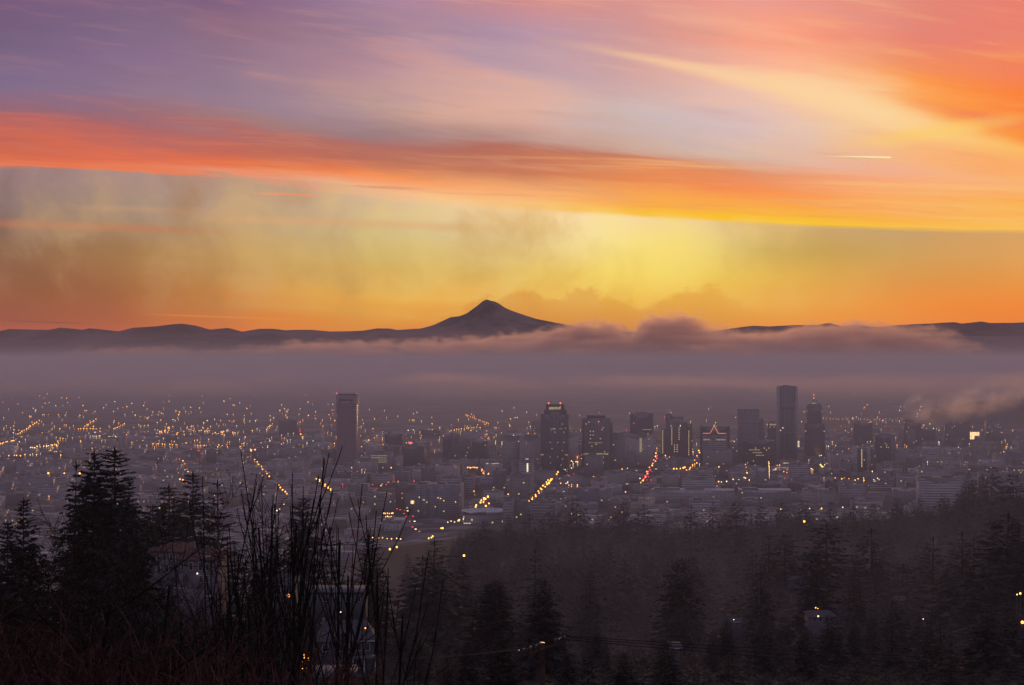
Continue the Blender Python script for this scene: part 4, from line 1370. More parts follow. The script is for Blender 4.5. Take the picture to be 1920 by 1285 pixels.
def conifer_mesh(seed, H, Rb, whorls, per, sprays, base=0.06, ragged=0.3, droop=0.35, top_pow=0.85, blade=0.34, fat=1.0):
    """needle sprays carried on drooping boughs in whorls; returns crown and trunk meshes"""
    r = np.random.default_rng(seed)
    V, Q = [], []
    nv = 0
    tb = MB()
    lean = r.uniform(-0.015, 0.015, 2)
    axis = lambda z: np.array([lean[0] * z + 0.02 * H * math.sin(z / H * 4 + seed) * 0.2, lean[1] * z, z])
    lop = r.uniform(0, 6.28)
    for wi in range(whorls):
        t = (wi + r.uniform(-.3, .3)) / whorls
        t = min(max(t, 0.0), 0.995)
        z = H * (base + (1 - base) * t)
        env = Rb * (1 - t ** 1.15) ** top_pow * (1 - 0.3 * max(0, 0.2 - t) / 0.2) + 0.022 * H
        n = max(3, int(per * (0.7 + 0.5 * (1 - t)) + r.uniform(0, 1)))
        if r.random() < ragged * 0.25:
            n = max(2, n // 2)
        a0 = r.uniform(0, 6.28)
        for k in range(n):
            a = a0 + 2 * PI * k / n + r.uniform(-.35, .35)
            L = env * r.uniform(1 - ragged, 1 + ragged * 0.45) * (1 + 0.18 * math.cos(a - lop))
            d = np.array([math.cos(a), math.sin(a), 0.0])
            s = np.array([-d[1], d[0], 0.0])
            p0 = axis(z)
            rise = 0.45 * t + 0.05 - droop * (1 - t) * 0.6
            ns = max(3, int(sprays * (0.5 + 0.6 * (1 - t))))
            for j in range(ns):
                f = (j + r.uniform(0.2, 1.0)) / ns
                f = 0.12 + 0.88 * f
                c = p0 + d * (L * f) + np.array([0, 0, L * (rise * f - droop * 0.55 * f * f)])
                bl = L * blade * (1.12 - 0.6 * f) * r.uniform(.7, 1.3) + 0.006 * H
                side = (1 if (j % 2) else -1) * r.uniform(.35, 1.0)
                if f > 0.9:
                    side *= 0.2
                dirv = d * r.uniform(.55, 1.0) + s * side + np.array([0, 0, r.uniform(-.55, .12)])
                dirv /= np.linalg.norm(dirv)
                w = np.cross(dirv, np.array([0, 0, 1.0]))
                w = w / (np.linalg.norm(w) + 1e-6)
                tilt = r.uniform(-.7, .7)
                w = w * math.cos(tilt) + np.array([0, 0, 1.0]) * math.sin(tilt)
                wid = bl * r.uniform(.26, .44) * fat
                V += [c - dirv * bl * .15, c + dirv * bl * .35 + w * wid, c + dirv * bl, c + dirv * bl * .35 - w * wid]
                Q.append((nv, nv + 1, nv + 2, nv + 3))
                nv += 4
            if sprays >= 6 and k % 2 == 0:
                tb.tube([p0, p0 + d * (L * .55) + np.array([0, 0, L * (rise * .55 - droop * .16)])], [0.0035 * H * (1 - t) + .015, .01], 3, cap=False)
    # leader
    top = axis(H)
    for k in range(4):
        a = k * PI / 2
        V += [top - np.array([0, 0, .05 * H]), top + np.array([math.cos(a) * .006 * H, math.sin(a) * .006 * H, -.02 * H]), top + np.array([0, 0, .012 * H]), top + np.array([-math.cos(a) * .006 * H, -math.sin(a) * .006 * H, -.02 * H])]
        Q.append((nv, nv + 1, nv + 2, nv + 3)); nv += 4
    tb.tube([axis(-1.0 if H < 60 else -2), axis(H * .3), axis(H * .65), axis(H * .97)], [H * .017, H * .012, H * .006, H * .0015], 7)
    return V, Q, tb


def conifer_protos(specs, crown_mat):
    out = []
    for sp in specs:
        V, Q, tb = conifer_mesh(*sp[0], **sp[1])
        out.append((mesh_np("crown", np.array(V), np.array(Q), [crown_mat]), tb.mesh("trunk", M_bark), sp[0][1]))
    return out


# prototypes: height 10 units scaled per tree
NEAR = conifer_protos([
    ((1, 24, 5.6, 64, 7, 22), dict(ragged=.35, base=.04, top_pow=.8, blade=.27)), ((2, 24, 4.8, 64, 7, 20), dict(ragged=.4, base=.05, top_pow=.72, blade=.27)),
    ((3, 24, 6.6, 60, 7, 22), dict(ragged=.42, base=.05, droop=.5, blade=.26)), ((4, 24, 5.2, 34, 6, 20), dict(ragged=.6, base=.08, droop=.25, blade=.24)),
    ((5, 24, 6.2, 62, 7, 22), dict(ragged=.35, base=.04, top_pow=.62, droop=.45, blade=.27))], M_needle)
MID = conifer_protos([
    ((11, 24, 5.8, 46, 6, 11), dict(ragged=.4, blade=.32)), ((12, 24, 4.9, 46, 6, 10), dict(ragged=.4, top_pow=.75, blade=.32)), ((13, 24, 7.0, 42, 7, 11), dict(ragged=.45, top_pow=.7, droop=.4, blade=.32)),
    ((14, 24, 5.6, 32, 6, 10), dict(ragged=.65, droop=.25, blade=.3)), ((15, 24, 6.6, 44, 7, 11), dict(ragged=.35, top_pow=.58, droop=.45, blade=.32))], M_needle)
FAR = conifer_protos([
    ((21, 24, 6.0, 30, 6, 5), dict(ragged=.4, blade=.38, fat=1.5)), ((22, 24, 4.8, 30, 6, 5), dict(ragged=.45, top_pow=.75, blade=.38, fat=1.5)), ((23, 24, 7.2, 26, 6, 5), dict(ragged=.45, top_pow=.62, blade=.38, fat=1.5)), ((24, 24, 5.8, 24, 6, 5), dict(ragged=.65, blade=.36, fat=1.5))], M_needle_far)
KIND = ["full", "slim", "broad", "ragged", "dense"]
r_ = random.Random(17)
TREES = []


def conifer(px, ytop, Y, protos, k=None, label=None, wide=1.0, h=None, group="conifers of the hillside and the wooded ridge"):
    x = (px - 960) / F * Y
    g = gz(x, Y)
    ht = (EYE - (ytop - HOR) / F * Y) - g if h is None else h
    k = r_.randrange(len(protos)) if k is None else k
    cr, tr, h0 = protos[k]
    s = ht / h0
    o = empty("conifer_tree", (x, Y, g - 0.3), r_.uniform(0, 6.28))
    o.scale = (s * wide, s * wide, s)
    link("crown", cr, o)
    link("trunk", tr, o)
    tag(o, label or f"{KIND[k]} fir {where(Y)} below {mark(px)}", "tree", group)
    TREES.append((px, Y))
    return o


def where(Y):
    return "close by" if Y < 130 else ("on the near slope" if Y < 420 else ("in the hollow" if Y < 900 else "on the ridge"))


# firs standing clear on the near slope (left half of the view)
G1 = "firs standing clear on the near slope"
for (px, yt, Y, k, w, lab) in (
    (176, 842, 165, 0, .85, "tall full fir, one of a pair rising over the city behind the bare tree"), (219, 836, 170, 1, 1.15, "tallest fir of the near pair, with forked leaning tip"),
    (137, 860, 150, 3, .75, "thin fir close before the paired tall firs"), (240, 892, 160, 2, 0.6, "ragged fir shouldering against the paired tall firs"), (365, 884, 400, 2, 1.0, "broad dark fir beyond the villa roofs"),
    (318, 908, 410, 2, 1.25, "rounded dark fir beside the broad dark fir"), (413, 898, 420, 3, 1.0, "small open fir with separate tiers past the villa"), (46, 928, 130, 1, 0.75, "small pointed fir at the picture's left edge"), (18, 968, 100, 1, .8, "lower pointed fir at the picture's left edge"),
    (290, 945, 390, 0, 1.0, "dense fir low between the tall firs and the broad fir"), (566, 930, 430, 4, .62, "dark fir seen through the bare saplings"), (515, 1010, 430, 0, .9, "low fir seen through the bare saplings"), (625, 985, 430, 3, .9, "spreading fir behind the right-hand saplings"),
    (690, 1000, 430, 1, .9, "narrow fir behind the last sapling"), 
    (480, 1075, 260, 4, .8, "low bushy fir among the saplings beside the villa"), (322, 1100, 240, 1, .8, "small fir against the villa garden wall")):
    conifer(px, yt, Y, NEAR, k, lab, w, group=G1)
# conifers below the viewpoint (bottom of the view) and in the hollow
G2 = "firs below the viewpoint and in the hollow"
for (px, yt, Y, k, w, lab) in (
    (812, 1010, 420, 0, 1.2, "tall forked fir rising from the hollow before the stadium"), (790, 1040, 410, 2, 1.0, "ragged fir leaning on the tall forked fir"), (870, 1048, 470, 1, 1.0, "slim fir right of the tall forked fir"), (925, 1085, 260, 4, 1.15, "broad dome-topped fir above the power pole"),
    (1024, 1083, 215, 2, 0.95, "open tiered fir directly behind the power pole"), (875, 1200, 120, 2, 1.0, "dark fir cut by the lower edge, left of the power pole"), (935, 1175, 125, 0, 1.2, "bulky dark fir close left of the power pole"),
    (1106, 1185, 95, 3, 1.0, "sparse young fir just right of the power pole"), (1172, 1215, 100, 1, 1.25, "young fir second from the power pole"), (1254, 1228, 100, 1, 1.25, "young fir third from the power pole, under the wires"), (1606, 1236, 110, 3, 1.2, "lone sparse fir tip poking above the wires"),
    (1365, 1205, 190, 3, 1.2, "ragged fir dim behind the wires"), (1480, 1215, 200, 3, 1.2, "wide ragged fir dim behind the wires"), (1545, 1262, 120, 1, 1.0, "small fir tip at the lower edge"), (1685, 1262, 125, 3, 1.0, "crooked sparse fir tip at the lower edge"), (1825, 1258, 130, 2, 1.0, "flat-topped fir at the lower edge"),
    (1060, 1215, 92, 2, .9, "low fir directly beside the power pole"), (840, 1225, 110, 2, 1.0, "low dark fir at the lower edge by the saplings"), (1320, 1268, 120, 2, 1.0, "low round fir at the lower edge"), (1430, 1272, 125, 0, 1.0, "low full fir at the lower edge")):
    conifer(px, yt, Y, NEAR if Y < 280 else MID, k, lab, w * (1.3 if yt < 1100 else 1.1), group=G2)
# big conifers in the right-hand middle distance
G3 = "big firs standing out of the southern wood"
for (px, yt, Y, k, w, lab) in (
    (1545, 980, 620, 2, 1.05, "broadest cone-shaped fir in the southern wood"), (1637, 990, 600, 0, 1.15, "full pointed fir next to the broadest fir"), (1474, 1000, 660, 1, 1.2, "slender fir before the broadest fir"), (1440, 1002, 680, 0, 1.0, "lesser fir beside the slender fir"), (1747, 1005, 520, 3, 1.1, "knobbly-topped fir south of the full pointed fir"),
    (1805, 995, 500, 3, 1.25, "tiered fir with jutting boughs near the southern edge"), (1830, 1008, 520, 2, 1.0, "dense fir behind the tiered fir"), (1888, 962, 470, 4, 1.15, "tallest domed fir at the southern edge"), (1910, 985, 460, 1, 1.0, "fir crowding the tallest domed fir"), (1690, 1055, 560, 4, 1.1, "low rounded fir between two tall firs"),
    (1410, 1030, 720, 1, 1.0, "small fir at the wood's middle"), (1300, 1040, 720, 4, .95, "rounded fir at the wood's middle"), (1590, 1060, 540, 0, 1.0, "fir filling the gap beside the broadest fir"), (1780, 1065, 470, 0, 1.1, "fir in front of the tiered fir"), (1855, 1050, 440, 2, 1.1, "fir in front of the tallest domed fir")):
    conifer(px, yt, Y, MID, k, lab, w * 1.4, group=G3)

# the wood on the ridge: trees that make the skyline first, then the slope below it
SKY = [(855, 1010), (880, 1000), (915, 982), (935, 990), (965, 972), (985, 958), (1010, 975), (1040, 955), (1075, 945), (1110, 965), (1150, 960), (1195, 952), (1235, 965), (1280, 958), (1300, 962), (1340, 945), (1370, 952), (1400, 945), (1440, 948), (1480, 945),
       (1505, 948), (1540, 955), (1570, 946), (1610, 945), (1650, 950), (1690, 940), (1720, 932), (1755, 940), (1790, 915), (1815, 893), (1845, 880), (1870, 890), (1890, 898), (1920, 885)]
sx = np.array([p[0] for p in SKY]); sy = np.array([p[1] for p in SKY])
cand = []
for i in range(150):
    px = 850 + 1080 * (i + r_.uniform(-.45, .45)) / 150
    Y = r_.uniform(1350, 1750)
    yt = float(np.interp(px, sx, sy)) + (r_.uniform(-16, -4) if i % 6 == 2 else 8 + abs(r_.gauss(0, 14)))
    cand.append((px, yt, Y - (120 if i % 6 == 2 else 0)))
for (px, yt, Y) in cand:
    x = (px - 960) / F * Y
    ht = EYE - (yt - HOR) / F * Y - gz(x, Y)
    ht = min(max(ht, 14), 58)
    conifer(px, 0, Y, FAR, None, None, r_.uniform(1.05, 1.5), ht)
# trees on the slope
n = 0
while n < 110:
    px = r_.uniform(760, 1925)
    Y = r_.uniform(430, 1350)
    if px < 900 and Y < 700 and r_.random() < .5:
        continue
    conifer(px, 0, Y, MID if Y < 700 else FAR, None, None, r_.uniform(.9, 1.3), r_.uniform(16, 34))
    n += 1
n = 0
while n < 60:
    px = r_.uniform(745, 1925)
    Y = r_.uniform(190, 440)
    ymin = 1120 if px > 1100 else 1150
    x = (px - 960) / F * Y
    top = EYE - (r_.uniform(ymin, 1265) - HOR) / F * Y
    h = top - gz(x, Y)
    if h < 5:
        continue
    conifer(px, 0, Y, MID, None, None, r_.uniform(1.0, 1.5), min(h, 22))
    n += 1
# everything else in the wood: one mass, too many to count
LOW = conifer_protos([((31, 24, 5.2, 20, 5, 2), dict(ragged=.4, top_pow=.65, blade=.5, fat=1.9)), ((32, 24, 4.4, 20, 5, 2), dict(ragged=.5, top_pow=.75, blade=.5, fat=1.9)), ((33, 24, 6.0, 18, 5, 2), dict(ragged=.5, top_pow=.55, blade=.5, fat=1.9))], M_needle_far)
V_, Q_ = [], []
off = 0
bases = [(np.array([v.co[:] for v in p[0].vertices]), np.array([q.vertices[:] for q in p[0].polygons])) for p in LOW]
LB = bases
NW = 2300
for i in range(NW):
    if i < NW * .84:
        px = r_.uniform(740, 1960)
        Y = 470 + 1330 * r_.random() ** .75
    else:
        px, Y = r_.uniform(-40, 760), r_.uniform(430, 1250)
    if 700 < px < 860 and Y > 800:
        continue
    v, q = bases[r_.randrange(len(bases))]
    x = (px - 960) / F * Y
    s = (r_.uniform(11, 25) if Y < 1200 else r_.uniform(8, 16)) / 24.0 if i < NW * .84 else r_.uniform(8, 15) / 24.0
    a = r_.uniform(0, 6.28)
    Rm = np.array([[math.cos(a), -math.sin(a), 0], [math.sin(a), math.cos(a), 0], [0, 0, 1]])
    V_.append((v * s * np.array([1.25, 1.25, 1])) @ Rm.T + np.array([x, Y, gz(x, Y) - .3]))
    Q_.append(q + off)
    off += len(v)
o = stuff(link("woods", mesh_np("woods", np.concatenate(V_), np.concatenate(Q_), [M_needle_far])))
o["label"] = "dark misty wood filling the hollow between the viewpoint and the city"
bases = [(np.array([v.co[:] for v in p[0].vertices]), np.array([q.vertices[:] for q in p[0].polygons])) for p in FAR]
# low dark scrub covering the ground between the trees
V_, Q_ = [], []
off = 0
for i in range(2600):
    px = r_.uniform(700, 1960) if i < 1900 else r_.uniform(-40, 720)
    Y = 55 + 480 * r_.random() if i < 1900 else r_.uniform(90, 420)
    v, q = LB[i % 3]
    x = (px - 960) / F * Y
    s = r_.uniform(.08, .17)
    V_.append(v * s * np.array([2.2, 2.2, r_.uniform(.7, 1.2)]) + np.array([x, Y, gz(x, Y) - .3]))
    Q_.append(q + off)
    off += len(v)
o = stuff(link("undergrowth", mesh_np("undergrowth", np.concatenate(V_), np.concatenate(Q_), [M_needle_far])))
o["label"] = "low dark scrub covering the slopes between the trees"
# tree-covered butte on the far right
V_, Q_ = [], []
off = 0
for i in range(330):
    Y = r_.uniform(5600, 6300)
    px = 1740 + 230 * r_.random() ** .7
    v, q = bases[i % 4]
    x = (px - 960) / F * Y
    s = r_.uniform(14, 26) / 24.0
    V_.append(v * s * np.array([1.5, 1.5, 1]) + np.array([x, Y, gz(x, Y) - 1]))
    Q_.append(q + off)
    off += len(v)
o = stuff(link("far_woods", mesh_np("far_woods", np.concatenate(V_), np.concatenate(Q_), [M_needle_far])))
o["label"] = "dim tree line on the low butte beyond the southern towers"


# --- leafless broadleaf trees
class Branches:
    def __init__(self, seed, sides=5):
        self.r = random.Random(seed)
        self.b = MB()
        self.tw = MB()

    def limb(self, p, d, L, r0, depth, up=0.15, wig=0.12, kids=(4, 7), spread=(.5, 1.0), shrink=.55, r1f=.3, first=.15):
        r = self.r
        r1f = max(r1f, min(1.0, .0045 / r0))
        n = max(4, int(L / (0.5 if L > 3 else 0.22)) if L < 8 else 12)
        n = min(n, 12)
        pts, rad, dirs = [Vector(p)], [r0], [Vector(d).normalized()]
        d = Vector(d).normalized()
        for i in range(n):
            d = (d + Vector((r.gauss(0, wig), r.gauss(0, wig), r.gauss(0, wig) + up)) * (2.0 / n)).normalized()
            pts.append(pts[-1] + d * (L / n))
            rad.append(r0 * (1 - (1 - r1f) * (i + 1) / n))
            dirs.append(d.copy())
        tgt = self.b if r0 > .012 else self.tw
        tgt.tube(pts, rad, 6 if r0 > .05 else (5 if r0 > .018 else 3), cap=False)
        if depth <= 0:
            return
        m = r.randint(*kids)
        for k in range(m):
            f = first + (1 - first) * (k + r.uniform(.1, .9)) / m
            i = min(n - 1, int(f * n))
            a = r.uniform(0, 2 * PI)
            dd = dirs[i]
            s = dd.cross(Vector((0, 0, 1)))
            if s.length < .1:
                s = dd.cross(Vector((1, 0, 0)))
            s.normalize()
            t_ = dd.cross(s)
            ang = r.uniform(*spread)
            nd = dd * math.cos(ang) + (s * math.cos(a) + t_ * math.sin(a)) * math.sin(ang)
            self.limb(pts[i].lerp(pts[i + 1], r.random()), nd, L * shrink * r.uniform(.6, 1.25) * (1.15 - .5 * f), max(.0062, rad[i] * r.uniform(.42, .62)), depth - 1, up, wig * 1.15, kids, spread, shrink, r1f, first)

    def finish(self, name, label, loc, m, cat="tree", group=None, top=None):
        o = empty(name, loc)
        if top is not None:
            zt = max(v[2] for v in self.b.v + self.tw.v)
            k = (top - loc[2]) / zt
            o.scale = (k, k, k)
        self.b.build("trunk", m, o, smooth=True)
        if self.tw.v:
            self.tw.build("twigs", m, o)
        return tag(o, label, cat, group)


def root_at(px, Y):
    x = (px - 960) / F * Y
    return Vector((x, Y, gz(x, Y) - .2))


# saplings with upright wand-like shoots, in the middle of the left half
SAP = [(400, 1010, 30, 1, 3), (450, 905, 31, 2, 5), (492, 925, 34, 2, 5), (530, 862, 35, 2, 6), (556, 838, 33, 2, 6), (590, 890, 36, 2, 5), (622, 925, 37, 2, 5), (655, 955, 34, 2, 6), (712, 930, 36, 1, 4), (745, 1035, 38, 2, 3), (520, 985, 30, 3, 3), (430, 1010, 28, 2, 3)]
SLAB = ["thin sapling nearest the villa", "sapling with a bent wand over the city", "sapling whose shoots fork low", "sapling with many upright wands before the fir", "tallest sapling, its wand highest over the city", "sapling directly right of the tallest one",
        "sapling with leaning paired shoots", "stout dark-stemmed sapling with upswept shoots", "sapling with one long straight wand", "curved sapling at the end of the thicket", "low many-stemmed sapling inside the thicket", "low sapling between villa and thicket"]
def wand(B, p, d, L, r0, depth, n_k):
    """an upright shoot that leaves at an angle and bends up to the light"""
    r = B.r
    n = 9 if L > 3 else 6
    pts, rad, ds = [Vector(p)], [r0], []
    d = Vector(d).normalized()
    for i in range(n):
        d = (d + Vector((r.gauss(0, .035), r.gauss(0, .035), (.12 if depth < 2 else .03)))).normalized()
        ds.append(d.copy())
        pts.append(pts[-1] + d * (L / n))
        rad.append(max(.0085, r0 * (1 - .72 * (i + 1) / n)))
    (B.b if r0 > .02 else B.tw).tube(pts, rad, 6 if r0 > .03 else 4, cap=False)
    if depth <= 0:
        return
    for k in range(n_k):
        f = .30 + .60 * (k + r.random()) / n_k
        i = min(n - 1, int(f * n))
        a = r.uniform(0, 2 * PI)
        ang = r.uniform(.35, .7)
        dd = ds[i]
        s_ = dd.cross(Vector((math.cos(a), math.sin(a), .1))).normalized()
        nd = dd * math.cos(ang) + s_ * math.sin(ang)
        wand(B, pts[i], nd, L * r.uniform(.36, .66) * (1.1 - .5 * f), max(.013, rad[i] * r.uniform(.42, .6)), depth - 1, 3)


def stem(B, p, d, L, r0, r1, bend, n=9):
    r = B.r
    pts, rad, ds = [Vector(p)], [r0], []
    d = Vector(d).normalized()
    for i in range(n):
        d = (d + Vector((r.gauss(0, .03), r.gauss(0, .03), bend))).normalized()
        ds.append(d.copy())
        pts.append(pts[-1] + d * (L / n))
        rad.append(r0 + (r1 - r0) * (i + 1) / n)
    (B.b if r0 > .024 else B.tw).tube(pts, rad, 6 if r0 > .03 else 4, cap=False)
    return pts, rad, ds


def off(B, d, lo, hi):
    a, ang = B.r.uniform(0, 2 * PI), B.r.uniform(lo, hi)
    s_ = d.cross(Vector((math.cos(a), math.sin(a), .1))).normalized()
    return d * math.cos(ang) + s_ * math.sin(ang)


for i, (px, yt, Y, stems, kids) in enumerate(SAP):
    B = Branches(300 + i)
    r = B.r
    base = root_at(px, Y)
    top = EYE - (yt - HOR) / F * Y
    H = top - base.z
    k_ = Y / 33
    tp, tr_, td = stem(B, (0, 0, 0), (r.uniform(-.06, .06), r.uniform(-.06, .06), 1), H * .84, .064 * k_, .018 * k_, .02)
    for q in range(kids + 1):
        f = .46 + .53 * (q + r.random() * .7) / (kids + 1)
        j = min(8, int(f * 9))
        z0 = tp[j].z
        L = max(.9, (H - z0) * r.uniform(.62, .98))
        lp, lr, ld = stem(B, tp[j], off(B, td[j], .2, .45), L, max(.015, tr_[j] * r.uniform(.4, .6)), .0085 * k_, .10)
        for w_ in range(r.randint(1, 3)):
            g = .12 + .6 * (w_ + r.random()) / 3
            m_ = min(8, int(g * 9))
            sp_, sr, sd_ = stem(B, lp[m_], off(B, ld[m_], .22, .48), L * r.uniform(.28, .6), max(.011, lr[m_] * .55), .0075 * k_, .10, 7)
            if r.random() < .35:
                e = r.randint(1, 4)
                stem(B, sp_[e], off(B, sd_[e], .35, .6), L * r.uniform(.15, .35), .011 * k_, .007 * k_, .08, 5)
    B.finish("bare_sapling", "bare " + SLAB[i], base, M_twig, "tree", "bare saplings on the slope below the viewpoint", top)
# the spreading bare tree in front of the paired firs
B = Branches(77)
base = root_at(95, 24)
B.limb((0, 0, 0), (.07, 0, 1), 12.0, .19, 3, .06, .07, (15, 18), (.7, 1.25), .46, .2, .42)
B.limb((.3, .2, 0), (.2, 0, 1), 10.5, .13, 3, .06, .07, (11, 14), (.7, 1.25), .46, .2, .42)
B.finish("bare_tree", "spreading bare tree with long level boughs before the paired firs", base, M_twig, "tree", None, EYE - (868 - HOR) / F * 24)
B = Branches(78)
base = root_at(205, 27)
B.limb((0, 0, 0), (.16, 0, 1), 9.6, .11, 3, .06, .08, (8, 11), (.7, 1.15), .48, .2, .25)
B.finish("bare_tree", "leaning bare tree with drooping side twigs below the villa", base, M_twig, "tree", None, EYE - (905 - HOR) / F * 27)
B = Branches(79)
base = root_at(20, 26)
B.limb((0, 0, 0), (.0, 0, 1), 7.8, .09, 3, .08, .09, (7, 10), (.6, 1.05), .48, .2, .25)
B.finish("bare_tree", "small bare tree at the picture's left edge", base, M_twig, "tree", None, EYE - (985 - HOR) / F * 26)
B = Branches(80)
base = root_at(300, 25)
B.limb((0, 0, 0), (.1, 0, 1), 8.2, .07, 3, .1, .08, (7, 9), (.5, .95), .46, .2, .25)
B.finish("bare_tree", "slender bare tree standing in front of the villa", base, M_twig, "tree", None, EYE - (925 - HOR) / F * 25)

# red-twigged brush filling the lower left corner
BR, BRH = [], []
for k in range(5):
    B = Branches(500 + k)
    for s_ in range(46):
        a, q = B.r.uniform(0, 6.28), B.r.uniform(0, .9)
        B.limb((math.cos(a) * q, math.sin(a) * q * .7, 0), (math.cos(a) * .42 * q + B.r.gauss(0, .1), math.sin(a) * .3 * q, 1), B.r.uniform(2.0, 3.9), B.r.uniform(.011, .02), 2 if s_ % 2 else 1, .05, .2, (4, 7), (.3, .8), .42, .3, .25)
    BRH.append(max(v[2] for v in B.b.v + B.tw.v))
    BR.append((B.b.mesh("stems", M_redtwig), B.tw.mesh("twigs", M_redtwig)))
n = 0
for (px0, px1, yt0, yt1, Y0, Y1, cnt) in ((-20, 110, 1040, 1090, 20, 26, 9), (60, 330, 1115, 1175, 18, 26, 15), (300, 560, 1185, 1235, 18, 26, 14), (-10, 420, 1190, 1250, 13, 18, 18), (540, 830, 1225, 1270, 24, 32, 12)):
    for _ in range(cnt):
        px, Y, yt = r_.uniform(px0, px1), r_.uniform(Y0, Y1), r_.uniform(yt0, yt1)
        base = root_at(px, Y)
        top = EYE - (yt - HOR) / F * Y
        s = max(.25, (top - base.z) / BRH[n % 5])
        o = empty("red_twig_shrub", base, r_.uniform(0, 6.28))
        o.scale = (max(.6, min(s, 1.5)), max(.6, min(s, 1.5)), s)
        st, tw = BR[n % 5]
        link("stems", st, o)
        link("twigs", tw, o)
        n += 1
        tag(o, "leafless reddish shrub of thin upright stems in the lower left brush", "shrub", "leafless reddish brush in the corner below the viewpoint")

# broad bare trees, soft and brownish, in the hollow and among the far wood
FZ = []
for k in range(4):
    r = np.random.default_rng(900 + k)
    V, Q = [], []
    H, Rc = 16.0, r.uniform(5.5, 8)
    nb = 26
    tb = MB()
    tb.tube([(0, 0, -1), (0.2, 0, H * .35), (0, .2, H * .75)], [.3, .22, .08], 6)
    for i in range(nb):
        a, e = r.uniform(0, 6.28), r.uniform(.25, 1.35)
        L = Rc * r.uniform(.8, 1.15)
        p0 = np.array([0, 0, H * r.uniform(.3, .62)])
        d = np.array([math.cos(a) * math.cos(e), math.sin(a) * math.cos(e), math.sin(e)])
        tb.tube([p0, p0 + d * L * .55 + np.array([0, 0, .4]), p0 + d * L + np.array([0, 0, .9])], [.11, .07, .025], 3, cap=False)
        for j in range(34):
            f = r.uniform(.3, 1.05)
            c = p0 + d * L * f
            v = d + r.normal(0, .65, 3) + np.array([0, 0, .35])
            v /= np.linalg.norm(v)
            ln = r.uniform(1.0, 2.3)
            w = np.cross(v, r.normal(0, 1, 3)); w /= np.linalg.norm(w)
            w *= .035
            m_ = len(V)
            V += [c - w, c + w, c + v * ln + w * .3, c + v * ln - w * .3]
            Q.append((m_, m_ + 1, m_ + 2, m_ + 3))
    FZ.append((mesh_np("crown", np.array(V), np.array(Q), [M_fuzz]), tb.mesh("trunk", M_fuzz)))
n = 0
while n < 70:
    px, Y = r_.uniform(800, 1920), r_.uniform(680, 1250)
    if n > 56:
        px, Y = r_.uniform(420, 760), r_.uniform(620, 900)
    x = (px - 960) / F * Y
    o = empty("bare_tree", (x, Y, gz(x, Y) - .3), r_.uniform(0, 6.28))
    s = r_.uniform(.7, 1.3)
    o.scale = (s, s, s)
    cr, tr = FZ[n % 4]
    link("crown", cr, o)
    link("trunk", tr, o)
    tag(o, f"round leafless tree {where(Y)} below {mark(px)}", "tree", "leafless broadleaf trees of the misty hollow")
    n += 1

# ------------------------------------------------------------------ houses on the slope
M_stucco = mat("mauve_stucco", (0.15, 0.122, 0.145), 0.9, 0.15, 0.6, 0.1)
M_tile = mat("red_clay_tile", (0.12, 0.06, 0.055), 0.85, 0.35, 2.5, 0.1)
M_slate = mat("grey_shingle", (0.085, 0.085, 0.10), 0.9, 0.3, 2.0, 0.1)
M_trim = mat("white_trim", (0.5, 0.48, 0.52), 0.6, 0.1, 1.0, 0.2)
M_board = mat("grey_board_siding", (0.085, 0.08, 0.10), 0.8, 0.15, 0.8, 0.15)
M_paleroof = mat("pale_flat_roof", (0.13, 0.13, 0.155), 0.85, 0.2, 0.5, 0.1)
M_win = mat("dark_window", (0.025, 0.027, 0.035), 0.15, 0.1, 1.0, 0.5)
M_fence = mat("weathered_wood", (0.10, 0.08, 0.07), 0.9)


